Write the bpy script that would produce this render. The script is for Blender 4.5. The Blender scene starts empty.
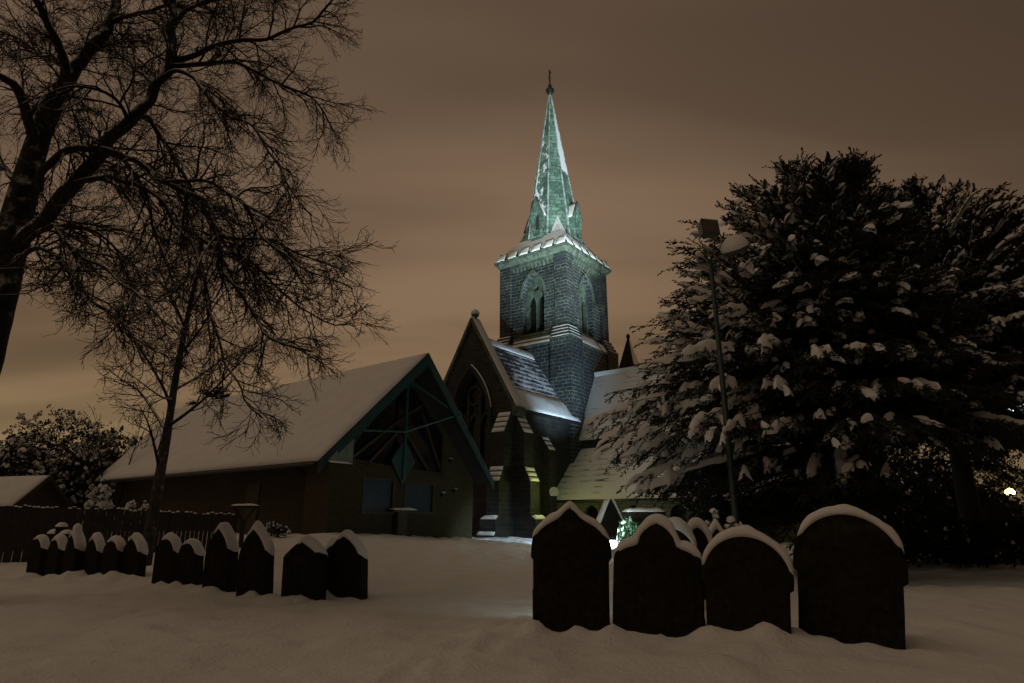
import bpy, math, random
import numpy as np
from mathutils import Vector, Matrix, noise
from mathutils.geometry import tessellate_polygon

scene = bpy.context.scene
COL = scene.collection
R = math.radians

# ------------------------------------------------------------------ camera, sky, sun, exposure
EYE = 1.4
PITCH = R(16.2)
FPX = 610.0
cam_data = bpy.data.cameras.new("camera")
cam_data.sensor_width = 36.0
cam_data.lens = FPX / 1024 * 36.0
cam_data.clip_start = 0.05
cam_data.clip_end = 6000
cam = bpy.data.objects.new("camera", cam_data)
cam.location = (0, 0, EYE)
cam.rotation_euler = (R(90) + PITCH, 0, 0)
COL.objects.link(cam)
scene.camera = cam

scene.view_settings.view_transform = 'Standard'
scene.view_settings.look = 'None'
scene.view_settings.exposure = 0.0
scene.view_settings.gamma = 1.0
scene.view_settings.use_curve_mapping = False

SUN_EL, SUN_AZ = R(60), R(-118)     # faint glow of the town behind, from the upper left
SKY_GAIN = 1.42

world = bpy.data.worlds.new("World")
scene.world = world
world.use_nodes = True
wn, wl = world.node_tree.nodes, world.node_tree.links
wn.clear()


def wnode(t, **kw):
    n = wn.new(t)
    for k, v in kw.items():
        setattr(n, k, v)
    return n


def wmath(op, a, b=None, c=None, clamp=False):
    n = wn.new('ShaderNodeMath')
    n.operation = op
    n.use_clamp = clamp
    for i, v in enumerate((a, b, c)):
        if v is None:
            continue
        if isinstance(v, (int, float)):
            n.inputs[i].default_value = v
        else:
            wl.new(v, n.inputs[i])
    return n.outputs[0]


tc = wnode('ShaderNodeTexCoord')
sep = wnode('ShaderNodeSeparateXYZ')
wl.new(tc.outputs['Generated'], sep.inputs[0])
dx, dy, dz = sep.outputs
ramp = wnode('ShaderNodeValToRGB')
cr = ramp.color_ramp
cr.elements[0].position = 0.0
cr.elements[0].color = (0.250, 0.172, 0.082, 1)
cr.elements[1].position = 1.0
cr.elements[1].color = (0.062, 0.040, 0.024, 1)
for pos, c in ((0.22, (0.140, 0.089, 0.049, 1)), (0.45, (0.146, 0.094, 0.058, 1)), (0.62, (0.110, 0.071, 0.045, 1)), (0.8, (0.085, 0.055, 0.035, 1))):
    e = cr.elements.new(pos)
    e.color = c
wl.new(wmath('MAXIMUM', dz, 0.0), ramp.inputs[0])
# long drifting cloud streaks on a plane overhead
den = wmath('ADD', wmath('MAXIMUM', dz, 0.0), 0.22)
comb = wnode('ShaderNodeCombineXYZ')
wl.new(wmath('DIVIDE', dx, den), comb.inputs[0])
wl.new(wmath('DIVIDE', dy, den), comb.inputs[1])
mp = wnode('ShaderNodeMapping')
mp.inputs['Rotation'].default_value = (0, 0, R(-24))
mp.inputs['Scale'].default_value = (0.42, 1.7, 1)
wl.new(comb.outputs[0], mp.inputs[0])
nz = wnode('ShaderNodeTexNoise')
nz.inputs['Scale'].default_value = 1.25
nz.inputs['Detail'].default_value = 3.0
nz.inputs['Roughness'].default_value = 0.45
nz.inputs['Distortion'].default_value = 0.25
wl.new(mp.outputs[0], nz.inputs['Vector'])
cl = wnode('ShaderNodeMapRange')
cl.interpolation_type = 'SMOOTHSTEP'
cl.inputs[1].default_value = 0.33
cl.inputs[2].default_value = 0.68
cl.inputs[3].default_value = 0.70
cl.inputs[4].default_value = 1.16
wl.new(nz.outputs['Fac'], cl.inputs[0])
side = wnode('ShaderNodeMapRange')          # town glow lies ahead, the sky behind is dark
side.interpolation_type = 'SMOOTHSTEP'
side.inputs[1].default_value = -0.55
side.inputs[2].default_value = 0.62
side.inputs[3].default_value = 0.30
side.inputs[4].default_value = 1.0
wl.new(dy, side.inputs[0])
lat = wnode('ShaderNodeMapRange')
lat.inputs[1].default_value = 0.1
lat.inputs[2].default_value = 0.85
lat.inputs[3].default_value = 1.0
lat.inputs[4].default_value = 0.34
wl.new(dx, lat.inputs[0])
lat2 = wnode('ShaderNodeMapRange')
lat2.inputs[1].default_value = -0.75
lat2.inputs[2].default_value = -0.15
lat2.inputs[3].default_value = 0.86
lat2.inputs[4].default_value = 1.0
wl.new(dx, lat2.inputs[0])
gain = wmath('MULTIPLY', wmath('MULTIPLY', wmath('MULTIPLY', cl.outputs[0], side.outputs[0]), lat.outputs[0]), lat2.outputs[0])
bg1 = wnode('ShaderNodeBackground')
wl.new(ramp.outputs[0], bg1.inputs[0])
wl.new(wmath('MULTIPLY', gain, SKY_GAIN), bg1.inputs[1])
sky = wnode('ShaderNodeTexSky')
sky.sky_type = 'NISHITA'
sky.sun_disc = False
sky.sun_elevation = SUN_EL
sky.sun_rotation = SUN_AZ
bg2 = wnode('ShaderNodeBackground')
wl.new(sky.outputs[0], bg2.inputs[0])
bg2.inputs[1].default_value = 0.0003
addn = wnode('ShaderNodeAddShader')
wl.new(bg1.outputs[0], addn.inputs[0])
wl.new(bg2.outputs[0], addn.inputs[1])
wo = wnode('ShaderNodeOutputWorld')
wl.new(addn.outputs[0], wo.inputs[0])

sun_d = bpy.data.lights.new("sun", 'SUN')
sun_d.energy = 0.29
sun_d.angle = R(50)
sun_d.color = (1.0, 0.75, 0.50)
sun = bpy.data.objects.new("sun", sun_d)
sv = Vector((math.sin(SUN_AZ) * math.cos(SUN_EL), math.cos(SUN_AZ) * math.cos(SUN_EL), math.sin(SUN_EL)))
sun.rotation_euler = sv.to_track_quat('Z', 'Y').to_euler()
sun.location = sv * 60
COL.objects.link(sun)


# ------------------------------------------------------------------ measuring helpers
def at(x, y, Y):
    """Point at forward distance Y seen in direction (x, y) of the 1024x683 photograph."""
    a = (x - 512) / FPX
    b = (341.5 - y) / FPX
    fy = math.cos(PITCH) - b * math.sin(PITCH)
    fz = math.sin(PITCH) + b * math.cos(PITCH)
    k = Y / fy
    return Vector((a * k, Y, EYE + fz * k))


CTRL = [(0, 4, 0), (-4, 5, 0), (4, 5, 0), (2, 8.2, 0), (6, 7.5, 0), (-3.2, 11.6, 0), (-8, 13.5, 0), (-13, 16.7, 0), (-17, 20, 0), (-10, 20.5, 0.25),
        (-6.5, 24, 0.86), (-4, 22, 0.62), (-9, 24, 0.75), (-2.0, 30, 0.5), (0, 25, 0.45), (0.6, 34, 0.32), (5, 36, 0.35), (5, 30, 0.35), (-23, 36, 0.7),
        (-14, 30, 0.8), (8, 15, 0.1), (12, 18, 0.1), (18, 25, 0.2), (20, 40, 0.4), (0, 16, 0.12), (5, 18, 0.15), (-30, 30, .3), (40, 40, .4), (0, 60, .4),
        (-40, 60, .4), (0, -10, 0), (20, 0, 0), (-20, 5, 0)]
_cx = np.array([c[0] for c in CTRL], float)
_cy = np.array([c[1] for c in CTRL], float)
_cz = np.array([c[2] for c in CTRL], float)


def ground_base(x, y):
    x = np.asarray(x, float)
    y = np.asarray(y, float)
    w = 1.0 / (((x[..., None] - _cx) ** 2 + (y[..., None] - _cy) ** 2) + 0.6) ** 1.7
    return (w * _cz).sum(-1) / w.sum(-1)


def gz(x, y):
    return float(ground_base(np.array([x]), np.array([y]))[0])


# ------------------------------------------------------------------ mesh helpers
class MB:
    def __init__(self):
        self.v, self.f = [], []

    def add(self, vs, fs):
        o = len(self.v)
        self.v.extend([tuple(p) for p in vs])
        self.f.extend([tuple(i + o for i in q) for q in fs])

    def box(self, x0, x1, y0, y1, z0, z1):
        self.add([(x0, y0, z0), (x1, y0, z0), (x1, y1, z0), (x0, y1, z0), (x0, y0, z1), (x1, y0, z1), (x1, y1, z1), (x0, y1, z1)],
                 [(0, 3, 2, 1), (4, 5, 6, 7), (0, 1, 5, 4), (1, 2, 6, 5), (2, 3, 7, 6), (3, 0, 4, 7)])

    def frustum(self, b, t):
        """b, t: four corners each, counter-clockwise seen from above."""
        self.add(list(b) + list(t), [(3, 2, 1, 0), (4, 5, 6, 7), (0, 1, 5, 4), (1, 2, 6, 5), (2, 3, 7, 6), (3, 0, 4, 7)])

    def extrude(self, pts, vec):
        """pts: planar polygon in 3d; vec: extrusion."""
        n = len(pts)
        vec = Vector(vec)
        a = [Vector(p) for p in pts]
        nrm = Vector((0, 0, 0))
        for i in range(n):
            nrm += a[i].cross(a[(i + 1) % n])
        if nrm.dot(vec) > 0:
            a = a[::-1]
        b = [p + vec for p in a]
        fs = [tuple(range(n)), tuple(range(2 * n - 1, n - 1, -1))]
        for i in range(n):
            j = (i + 1) % n
            fs.append((i, i + n, j + n, j))
        self.add(a + b, fs)

    def beam(self, p, q, w, h, up=(0, 0, 1)):
        p, q = Vector(p), Vector(q)
        d = (q - p).normalized()
        s = d.cross(Vector(up))
        if s.length < 1e-4:
            s = d.cross(Vector((1, 0, 0)))
        s.normalize()
        u = s.cross(d)
        s *= w / 2
        u *= h / 2
        self.add([p - s - u, p + s - u, p + s + u, p - s + u, q - s - u, q + s - u, q + s + u, q - s + u],
                 [(0, 1, 2, 3), (7, 6, 5, 4), (0, 4, 5, 1), (1, 5, 6, 2), (2, 6, 7, 3), (3, 7, 4, 0)])

    def tube(self, pts, rad, n=6, cap=True):
        pts = [Vector(p) for p in pts]
        m = len(pts)
        if m < 2:
            return
        o = len(self.v)
        t = (pts[1] - pts[0]).normalized()
        ref = Vector((0, 0, 1)) if abs(t.z) < 0.9 else Vector((1, 0, 0))
        s = t.cross(ref).normalized()
        cs = [(math.cos(2 * math.pi * k / n), math.sin(2 * math.pi * k / n)) for k in range(n)]
        for i in range(m):
            if i == 0:
                t = pts[1] - pts[0]
            elif i == m - 1:
                t = pts[-1] - pts[-2]
            else:
                t = pts[i + 1] - pts[i - 1]
            if t.length < 1e-9:
                t = Vector((0, 0, 1))
            t = t.normalized()
            s = s - t * s.dot(t)
            if s.length < 1e-6:
                s = t.orthogonal()
            s.normalize()
            u = t.cross(s)
            r = rad[i] if isinstance(rad, (list, tuple)) else rad
            p = pts[i]
            for c, sn in cs:
                self.v.append((p.x + (s.x * c + u.x * sn) * r, p.y + (s.y * c + u.y * sn) * r, p.z + (s.z * c + u.z * sn) * r))
        for i in range(m - 1):
            a = o + i * n
            for k in range(n):
                k2 = (k + 1) % n
                self.f.append((a + k, a + k2, a + n + k2, a + n + k))
        if cap:
            self.f.append(tuple(o + k for k in range(n))[::-1])
            self.f.append(tuple(o + (m - 1) * n + k for k in range(n)))

    def lathe(self, c, prof, n=16):
        c = Vector(c)
        o = len(self.v)
        for r, z in prof:
            for k in range(n):
                a = 2 * math.pi * k / n
                self.v.append((c.x + r * math.cos(a), c.y + r * math.sin(a), c.z + z))
        for i in range(len(prof) - 1):
            for k in range(n):
                k2 = (k + 1) % n
                self.f.append((o + i * n + k, o + i * n + k2, o + (i + 1) * n + k2, o + (i + 1) * n + k))
        self.f.append(tuple(o + k for k in range(n))[::-1])
        self.f.append(tuple(o + (len(prof) - 1) * n + k for k in range(n)))

    def holed(self, outer, holes, to3, depth):
        """Wall face with openings: outer and holes in 2d, to3(u, v, d) places a point d behind the face."""
        loops = [outer] + holes
        tris = tessellate_polygon([[Vector((u, v, 0)) for u, v in lp] for lp in loops])
        flat = [p for lp in loops for p in lp]
        self.add([to3(u, v, 0) for u, v in flat], tris)
        for h in holes:
            n = len(h)
            self.add([to3(u, v, 0) for u, v in h] + [to3(u, v, depth) for u, v in h], [(i, (i + 1) % n, n + (i + 1) % n, n + i) for i in range(n)])

    def build(self, name, mat=None, parent=None, smooth=False):
        me = bpy.data.meshes.new(name)
        me.from_pydata(self.v, [], self.f)
        me.update()
        if mat is not None:
            me.materials.append(mat)
        if smooth:
            me.polygons.foreach_set('use_smooth', [True] * len(me.polygons))
        o = bpy.data.objects.new(name, me)
        COL.objects.link(o)
        if parent is not None:
            o.parent = parent
        return o


def fix_normals(o):
    import bmesh
    bm = bmesh.new()
    bm.from_mesh(o.data)
    bmesh.ops.recalc_face_normals(bm, faces=bm.faces)
    bm.to_mesh(o.data)
    bm.free()
    return o


def tag(o, label, cat, group=None):
    o['label'] = label
    o['category'] = cat
    if group:
        o['group'] = group
    return o


def empty(name, loc, rz=0.0):
    o = bpy.data.objects.new(name, None)
    o.empty_display_size = 0.3
    o.location = loc
    o.rotation_euler = (0, 0, rz)
    COL.objects.link(o)
    return o


def arch(cx, hw, z0, spring, apex, n=9):
    """Pointed arch outline (counter-clockwise from bottom left)."""
    pts = [(cx - hw, z0), (cx + hw, z0)]
    h = apex - spring
    rr = (hw * hw + h * h) / (2 * hw)
    c = hw - rr
    a1 = math.atan2(h, -c)
    for i in range(n + 1):
        a = a1 * i / n
        pts.append((cx + c + rr * math.cos(a), spring + rr * math.sin(a)))
    for i in range(n - 1, -1, -1):
        a = a1 * i / n
        pts.append((cx - c - rr * math.cos(a), spring + rr * math.sin(a)))
    return pts


# ------------------------------------------------------------------ materials
def new_mat(name):
    m = bpy.data.materials.new(name)
    m.use_nodes = True
    nt = m.node_tree
    b = nt.nodes['Principled BSDF']
    return m, nt, b


def N(nt, t, **kw):
    n = nt.nodes.new(t)
    for k, v in kw.items():
        setattr(n, k, v)
    return n


def noise_node(nt, scale, detail=4, rough=0.55, vec=None, dist=0.0):
    n = N(nt, 'ShaderNodeTexNoise')
    n.inputs['Scale'].default_value = scale
    n.inputs['Detail'].default_value = detail
    n.inputs['Roughness'].default_value = rough
    n.inputs['Distortion'].default_value = dist
    if vec is not None:
        nt.links.new(vec, n.inputs['Vector'])
    return n


def cramp(nt, fac, stops):
    n = N(nt, 'ShaderNodeValToRGB')
    e = n.color_ramp.elements
    while len(e) < len(stops):
        e.new(0.5)
    for i, (p, c) in enumerate(stops):
        e[i].position = p
        e[i].color = (*c, 1)
    nt.links.new(fac, n.inputs[0])
    return n.outputs[0]


def mrange(nt, v, a, b, c=0.0, d=1.0, smooth=True):
    n = N(nt, 'ShaderNodeMapRange')
    if smooth:
        n.interpolation_type = 'SMOOTHSTEP'
    for i, q in enumerate((a, b, c, d)):
        n.inputs[1 + i].default_value = q
    nt.links.new(v, n.inputs[0])
    return n.outputs[0]


def mth(nt, op, a, b):
    n = N(nt, 'ShaderNodeMath')
    n.operation = op
    for i, v in enumerate((a, b)):
        if isinstance(v, (int, float)):
            n.inputs[i].default_value = v
        else:
            nt.links.new(v, n.inputs[i])
    return n.outputs[0]


def mixc(nt, fac, a, b):
    n = N(nt, 'ShaderNodeMix')
    n.data_type = 'RGBA'
    for k, v in ((0, fac), (6, a), (7, b)):
        if isinstance(v, (int, float)):
            n.inputs[k].default_value = v
        elif isinstance(v, tuple):
            n.inputs[k].default_value = (*v, 1)
        else:
            nt.links.new(v, n.inputs[k])
    return n.outputs[2]


def bump(nt, b, h, strength=0.4, dist=0.02):
    n = N(nt, 'ShaderNodeBump')
    n.inputs['Strength'].default_value = strength
    n.inputs['Distance'].default_value = dist
    nt.links.new(h, n.inputs['Height'])
    nt.links.new(n.outputs[0], b.inputs['Normal'])


def objvec(nt):
    return N(nt, 'ShaderNodeTexCoord').outputs['Object']


def plain(name, col, rough=0.6, var=0.25, scale=6, metal=0.0, bmp=0.2):
    m, nt, b = new_mat(name)
    v = objvec(nt)
    n = noise_node(nt, scale, 5, 0.6, v)
    lo = tuple(c * (1 - var) for c in col)
    hi = tuple(min(1, c * (1 + var)) for c in col)
    nt.links.new(cramp(nt, n.outputs['Fac'], [(0.3, lo), (0.7, hi)]), b.inputs['Base Color'])
    b.inputs['Roughness'].default_value = rough
    b.inputs['Metallic'].default_value = metal
    if bmp:
        bump(nt, b, n.outputs['Fac'], bmp, 0.02)
    return m


def snow_mat(name, scale=3.0, col=(0.80, 0.79, 0.79), bmp=0.35, dist=0.03):
    m, nt, b = new_mat(name)
    v = objvec(nt)
    n1 = noise_node(nt, scale, 6, 0.55, v)
    n2 = noise_node(nt, scale * 9, 3, 0.5, v)
    nt.links.new(cramp(nt, n1.outputs['Fac'], [(0.3, tuple(c * 0.93 for c in col)), (0.7, col)]), b.inputs['Base Color'])
    b.inputs['Roughness'].default_value = 0.75
    b.inputs['Specular IOR Level'].default_value = 0.2
    h = mth(nt, 'ADD', n1.outputs['Fac'], mth(nt, 'MULTIPLY', n2.outputs['Fac'], 0.30))
    bump(nt, b, h, bmp, dist)
    return m


def facade_uv(nt, swap=True):
    """(along the wall, height, 0) in object space for upright faces square to x or y."""
    t = N(nt, 'ShaderNodeTexCoord')
    s = N(nt, 'ShaderNodeSeparateXYZ')
    nt.links.new(t.outputs['Object'], s.inputs[0])
    sn = N(nt, 'ShaderNodeSeparateXYZ')
    nt.links.new(t.outputs['Normal'], sn.inputs[0])
    isx = mth(nt, 'GREATER_THAN', mth(nt, 'ABSOLUTE', sn.outputs[0], 0), mth(nt, 'ABSOLUTE', sn.outputs[1], 0))
    u = mth(nt, 'ADD', mth(nt, 'MULTIPLY', s.outputs[1], isx), mth(nt, 'MULTIPLY', s.outputs[0], mth(nt, 'SUBTRACT', 1.0, isx)))
    c = N(nt, 'ShaderNodeCombineXYZ')
    nt.links.new(u, c.inputs[0])
    nt.links.new(s.outputs[2], c.inputs[1])
    return c.outputs[0], t.outputs['Object'], t.outputs['Normal']


def masonry(name, c1, c2, mortar, bw, bh, ms, patchy=0.5, stain=None, bmp=0.6):
    m, nt, b = new_mat(name)
    uv, ob, nr = facade_uv(nt)
    wob = noise_node(nt, 1.3, 2, 0.5, ob)
    add = N(nt, 'ShaderNodeVectorMath')
    add.operation = 'MULTIPLY_ADD'
    nt.links.new(wob.outputs['Color'], add.inputs[0])
    add.inputs[1].default_value = (0.06, 0.05, 0)
    nt.links.new(uv, add.inputs[2])
    br = N(nt, 'ShaderNodeTexBrick')
    br.offset = 0.5
    br.squash = 1.35
    br.squash_frequency = 3
    br.inputs['Scale'].default_value = 1.0
    br.inputs['Mortar Size'].default_value = ms
    br.inputs['Mortar Smooth'].default_value = 0.25
    br.inputs['Brick Width'].default_value = bw
    br.inputs['Row Height'].default_value = bh
    br.inputs['Bias'].default_value = -0.1
    br.inputs['Color1'].default_value = (*c1, 1)
    br.inputs['Color2'].default_value = (*c2, 1)
    br.inputs['Mortar'].default_value = (*mortar, 1)
    nt.links.new(add.outputs[0], br.inputs['Vector'])
    n = noise_node(nt, 0.7, 5, 0.6, ob)
    n2 = noise_node(nt, 7.0, 4, 0.6, ob)
    dark = mixc(nt, mrange(nt, n.outputs['Fac'], 0.35, 0.65, 0, patchy), br.outputs['Color'], c1)
    if stain:
        n3 = noise_node(nt, 0.45, 4, 0.6, ob)
        dark = mixc(nt, mrange(nt, n3.outputs['Fac'], 0.5, 0.72, 0, 0.55), dark, stain)
    fin = N(nt, 'ShaderNodeMix')
    fin.data_type = 'RGBA'
    fin.blend_type = 'MULTIPLY'
    fin.inputs[0].default_value = 0.6
    nt.links.new(dark, fin.inputs[6])
    nt.links.new(cramp(nt, n2.outputs['Fac'], [(0.3, (0.45, 0.45, 0.45)), (0.7, (1, 1, 1))]), fin.inputs[7])
    nt.links.new(fin.outputs[2], b.inputs['Base Color'])
    b.inputs['Roughness'].default_value = 0.85
    mpat = noise_node(nt, 1.7, 4, 0.65, ob)
    mm = N(nt, 'ShaderNodeMix')
    mm.data_type = 'RGBA'
    mm.inputs[6].default_value = (*[c * .35 for c in mortar], 1)
    mm.inputs[7].default_value = (*mortar, 1)
    nt.links.new(mrange(nt, mpat.outputs['Fac'], 0.38, 0.62), mm.inputs[0])
    nt.links.new(mm.outputs[2], br.inputs['Mortar'])
    h = mth(nt, 'SUBTRACT', mth(nt, 'MULTIPLY', n2.outputs['Fac'], 0.5), br.outputs['Fac'])
    bump(nt, b, h, bmp, 0.03)
    return m


def snow_topped(name, base, lo, hi, nscale, col_lo, col_hi, cover_noise=5.0, snowcol=(0.78, 0.78, 0.8), rough=0.85):
    """Surface of its own colour with snow lying where it faces the sky."""
    m, nt, b = new_mat(name)
    ob = objvec(nt)
    g = N(nt, 'ShaderNodeNewGeometry')
    s = N(nt, 'ShaderNodeSeparateXYZ')
    nt.links.new(g.outputs['Normal'], s.inputs[0])
    n = noise_node(nt, cover_noise, 4, 0.6, ob)
    f = mth(nt, 'ADD', s.outputs[2], mth(nt, 'MULTIPLY', mth(nt, 'SUBTRACT', n.outputs['Fac'], 0.5), 1.4))
    fac = mrange(nt, f, lo, hi)
    n2 = noise_node(nt, nscale, 5, 0.6, ob)
    bc = cramp(nt, n2.outputs['Fac'], [(0.3, col_lo), (0.7, col_hi)])
    nt.links.new(mixc(nt, fac, bc, snowcol), b.inputs['Base Color'])
    b.inputs['Roughness'].default_value = rough
    b.inputs['Specular IOR Level'].default_value = 0.2
    bump(nt, b, n2.outputs['Fac'], 0.6, 0.03)
    return m


M = {}
M['snow'] = snow_mat('snow', 2.5)
M['snow_field'] = snow_mat('snow_field', 2.2, (0.80, 0.785, 0.77), 0.7, 0.10)
M['church_stone'] = masonry('church_stone', (0.014, 0.022, 0.036), (0.050, 0.062, 0.070), (0.29, 0.29, 0.19), 0.50, 0.25, 0.024, 0.45)
M['church_wall'] = masonry('church_wall', (0.014, 0.014, 0.014), (0.038, 0.036, 0.031), (0.075, 0.07, 0.055), 0.5, 0.25, 0.02, 0.5)
M['dressed_stone'] = plain('dressed_stone', (0.070, 0.088, 0.068), 0.8, 0.75, 3.0)
M['dark_stone'] = plain('dark_stone', (0.022, 0.022, 0.02), 0.85, 0.4, 4.0)
M['slate'] = None
M['hall_brick'] = masonry('hall_brick', (0.046, 0.033, 0.010), (0.070, 0.051, 0.016), (0.040, 0.031, 0.014), 0.23, 0.075, 0.008, 0.3, None, 0.3)
M['green_steel'] = plain('green_steel', (0.015, 0.085, 0.075), 0.45, 0.2, 5)
M['green_board'] = plain('green_board', (0.016, 0.060, 0.062), 0.5, 0.25, 3)
M['dark_timber'] = plain('dark_timber', (0.042, 0.026, 0.012), 0.6, 0.3, 5)
M['soffit'] = plain('soffit', (0.03, 0.028, 0.026), 0.7, 0.3, 3)
M['glass'] = plain('glass', (0.006, 0.008, 0.010), 0.12, 0.3, 2, 0, 0.03)
M['black_metal'] = plain('black_metal', (0.012, 0.014, 0.014), 0.45, 0.3, 8)
M['grey_metal'] = plain('grey_metal', (0.055, 0.055, 0.048), 0.45, 0.2, 8)
M['mast_paint'] = plain('mast_paint', (0.008, 0.027, 0.025), 0.45, 0.25, 6)
M['fence_wood'] = plain('fence_wood', (0.026, 0.020, 0.015), 0.85, 0.45, 4)
M['soffit_wood'] = plain('shed_board', (0.05, 0.038, 0.026), 0.8, 0.3, 4)
M['bark_snowy'] = snow_topped('bark_snowy', None, 0.10, 0.50, 9, (0.008, 0.007, 0.005), (0.026, 0.021, 0.016), 3.0, (0.70, 0.69, 0.70))
M['bark_pale'] = snow_topped('bark_pale', None, 0.10, 0.60, 7, (0.022, 0.019, 0.015), (0.085, 0.075, 0.062), 6.0, (0.70, 0.69, 0.70))
M['bark_dark'] = plain('bark_dark', (0.020, 0.016, 0.012), 0.9, 0.4, 9)
M['twig'] = plain('twig', (0.018, 0.014, 0.010), 0.9, 0.3, 6, 0, 0)
M['needles'] = plain('needles', (0.014, 0.021, 0.011), 0.8, 0.45, 2.0, 0, 0)
M['needles_dark'] = plain('needles_dark', (0.008, 0.012, 0.007), 0.85, 0.4, 2.0, 0, 0)
M['leaf_green'] = plain('leaf_green', (0.045, 0.095, 0.045), 0.6, 0.4, 3.0, 0, 0)


def grave_mat():
    m, nt, b = new_mat('gravestone_stone')
    ob = objvec(nt)
    n1 = noise_node(nt, 1.8, 5, 0.65, ob)
    n2 = noise_node(nt, 14, 5, 0.65, ob)
    n3 = noise_node(nt, 0.9, 4, 0.6, ob)
    c = cramp(nt, n2.outputs['Fac'], [(0.3, (0.007, 0.006, 0.004)), (0.72, (0.030, 0.023, 0.015))])
    c = mixc(nt, mrange(nt, n1.outputs['Fac'], 0.52, 0.7, 0, 0.7), c, (0.085, 0.078, 0.018))
    c = mixc(nt, mrange(nt, n3.outputs['Fac'], 0.45, 0.6, 0, 0.6), c, (0.006, 0.005, 0.004))
    nt.links.new(c, b.inputs['Base Color'])
    b.inputs['Roughness'].default_value = 0.9
    b.inputs['Specular IOR Level'].default_value = 0.15
    bump(nt, b, n2.outputs['Fac'], 0.6, 0.03)
    return m


M['grave'] = grave_mat()


def slate_mat(name, cover_lo, cover_hi, span):
    """Slates in courses, snow lying over them in a broken sheet; span stretches the breaks along the courses."""
    m, nt, b = new_mat(name)
    ob = objvec(nt)
    mpn = N(nt, 'ShaderNodeMapping')
    mpn.inputs['Scale'].default_value = span
    nt.links.new(ob, mpn.inputs[0])
    n = noise_node(nt, 1.0, 6, 0.72, mpn.outputs[0])
    nb = noise_node(nt, 0.35, 2, 0.5, ob)
    w = N(nt, 'ShaderNodeTexWave')
    w.bands_direction = 'Z'
    w.wave_profile = 'SAW'
    w.inputs['Scale'].default_value = 0.9
    w.inputs['Distortion'].default_value = 0.6
    w.inputs['Detail'].default_value = 2
    nt.links.new(ob, w.inputs['Vector'])
    f = mth(nt, 'ADD', n.outputs['Fac'], mth(nt, 'MULTIPLY', mth(nt, 'SUBTRACT', w.outputs['Fac'], 0.5), 0.28))
    f = mth(nt, 'ADD', f, mth(nt, 'MULTIPLY', mth(nt, 'SUBTRACT', nb.outputs['Fac'], 0.5), 0.9))
    fac = mrange(nt, f, cover_lo, cover_hi)
    n2 = noise_node(nt, 9, 4, 0.6, ob)
    sl = cramp(nt, n2.outputs['Fac'], [(0.3, (0.020, 0.022, 0.026)), (0.7, (0.055, 0.058, 0.065))])
    nt.links.new(mixc(nt, fac, sl, (0.76, 0.76, 0.80)), b.inputs['Base Color'])
    b.inputs['Roughness'].default_value = 0.65
    bump(nt, b, mth(nt, 'ADD', w.outputs['Fac'], mth(nt, 'MULTIPLY', fac, 0.6)), 0.5, 0.04)
    return m


M['transept_slate'] = slate_mat('transept_slate', 0.46, 0.62, (1.0, 2.2, 5.0))
M['nave_slate'] = slate_mat('nave_slate', 0.12, 0.40, (1.0, 1.0, 6.0))


def spire_mat():
    m, nt, b = new_mat('spire_stone')
    uv, ob, nr = facade_uv(nt)
    br = N(nt, 'ShaderNodeTexBrick')
    br.inputs['Scale'].default_value = 1.0
    br.inputs['Mortar Size'].default_value = 0.02
    br.inputs['Brick Width'].default_value = 0.62
    br.inputs['Row Height'].default_value = 0.33
    br.inputs['Color1'].default_value = (0.050, 0.098, 0.080, 1)
    br.inputs['Color2'].default_value = (0.150, 0.235, 0.190, 1)
    br.inputs['Mortar'].default_value = (0.022, 0.040, 0.030, 1)
    nt.links.new(uv, br.inputs['Vector'])
    n = noise_node(nt, 1.1, 5, 0.65, ob)
    n2 = noise_node(nt, 6.0, 4, 0.6, ob)
    c = mixc(nt, mrange(nt, n.outputs['Fac'], 0.45, 0.65, 0, 0.75), br.outputs['Color'], (0.035, 0.060, 0.050))
    c = mixc(nt, mrange(nt, n2.outputs['Fac'], 0.5, 0.72, 0, 0.5), c, (0.22, 0.32, 0.22))
    # snow blown on to the facets at either hand, in broken vertical sheets
    sn = N(nt, 'ShaderNodeSeparateXYZ')
    nt.links.new(nr, sn.inputs[0])
    so = N(nt, 'ShaderNodeSeparateXYZ')
    nt.links.new(ob, so.inputs[0])
    mpn = N(nt, 'ShaderNodeMapping')
    mpn.inputs['Scale'].default_value = (1.6, 1.6, 0.75)
    nt.links.new(ob, mpn.inputs[0])
    n3 = noise_node(nt, 1.0, 6, 0.7, mpn.outputs[0])
    right = mrange(nt, sn.outputs[0], 0.85, 0.95)
    left = mrange(nt, sn.outputs[1], -0.85, -0.95)
    hi = mrange(nt, so.outputs[2], 27.0, 29.5, -0.30, 0.62)
    mid = mrange(nt, so.outputs[2], 23.0, 26.0, -0.2, 0.03)
    top = mrange(nt, so.outputs[2], 33.0, 30.5, -0.3, 0.0)
    f = mth(nt, 'ADD', n3.outputs['Fac'], mth(nt, 'ADD', mth(nt, 'MULTIPLY', right, hi), mth(nt, 'MULTIPLY', left, mth(nt, 'ADD', mid, top))))
    f = mth(nt, 'SUBTRACT', f, mth(nt, 'MULTIPLY', mth(nt, 'SUBTRACT', 1.0, mth(nt, 'ADD', right, left)), 0.12))
    fac = mrange(nt, f, 0.545, 0.60)
    nt.links.new(mixc(nt, fac, c, (0.74, 0.74, 0.80)), b.inputs['Base Color'])
    b.inputs['Roughness'].default_value = 0.8
    bump(nt, b, mth(nt, 'ADD', n2.outputs['Fac'], br.outputs['Fac']), 0.4, 0.03)
    return m


M['spire'] = spire_mat()
M['rib_snow_highlight'] = plain('rib_snow_highlight', (0.30, 0.34, 0.33), 0.8, 0.85, 2.4)  # snow and the ribs' white highlight, both put into this pale colour


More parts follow.
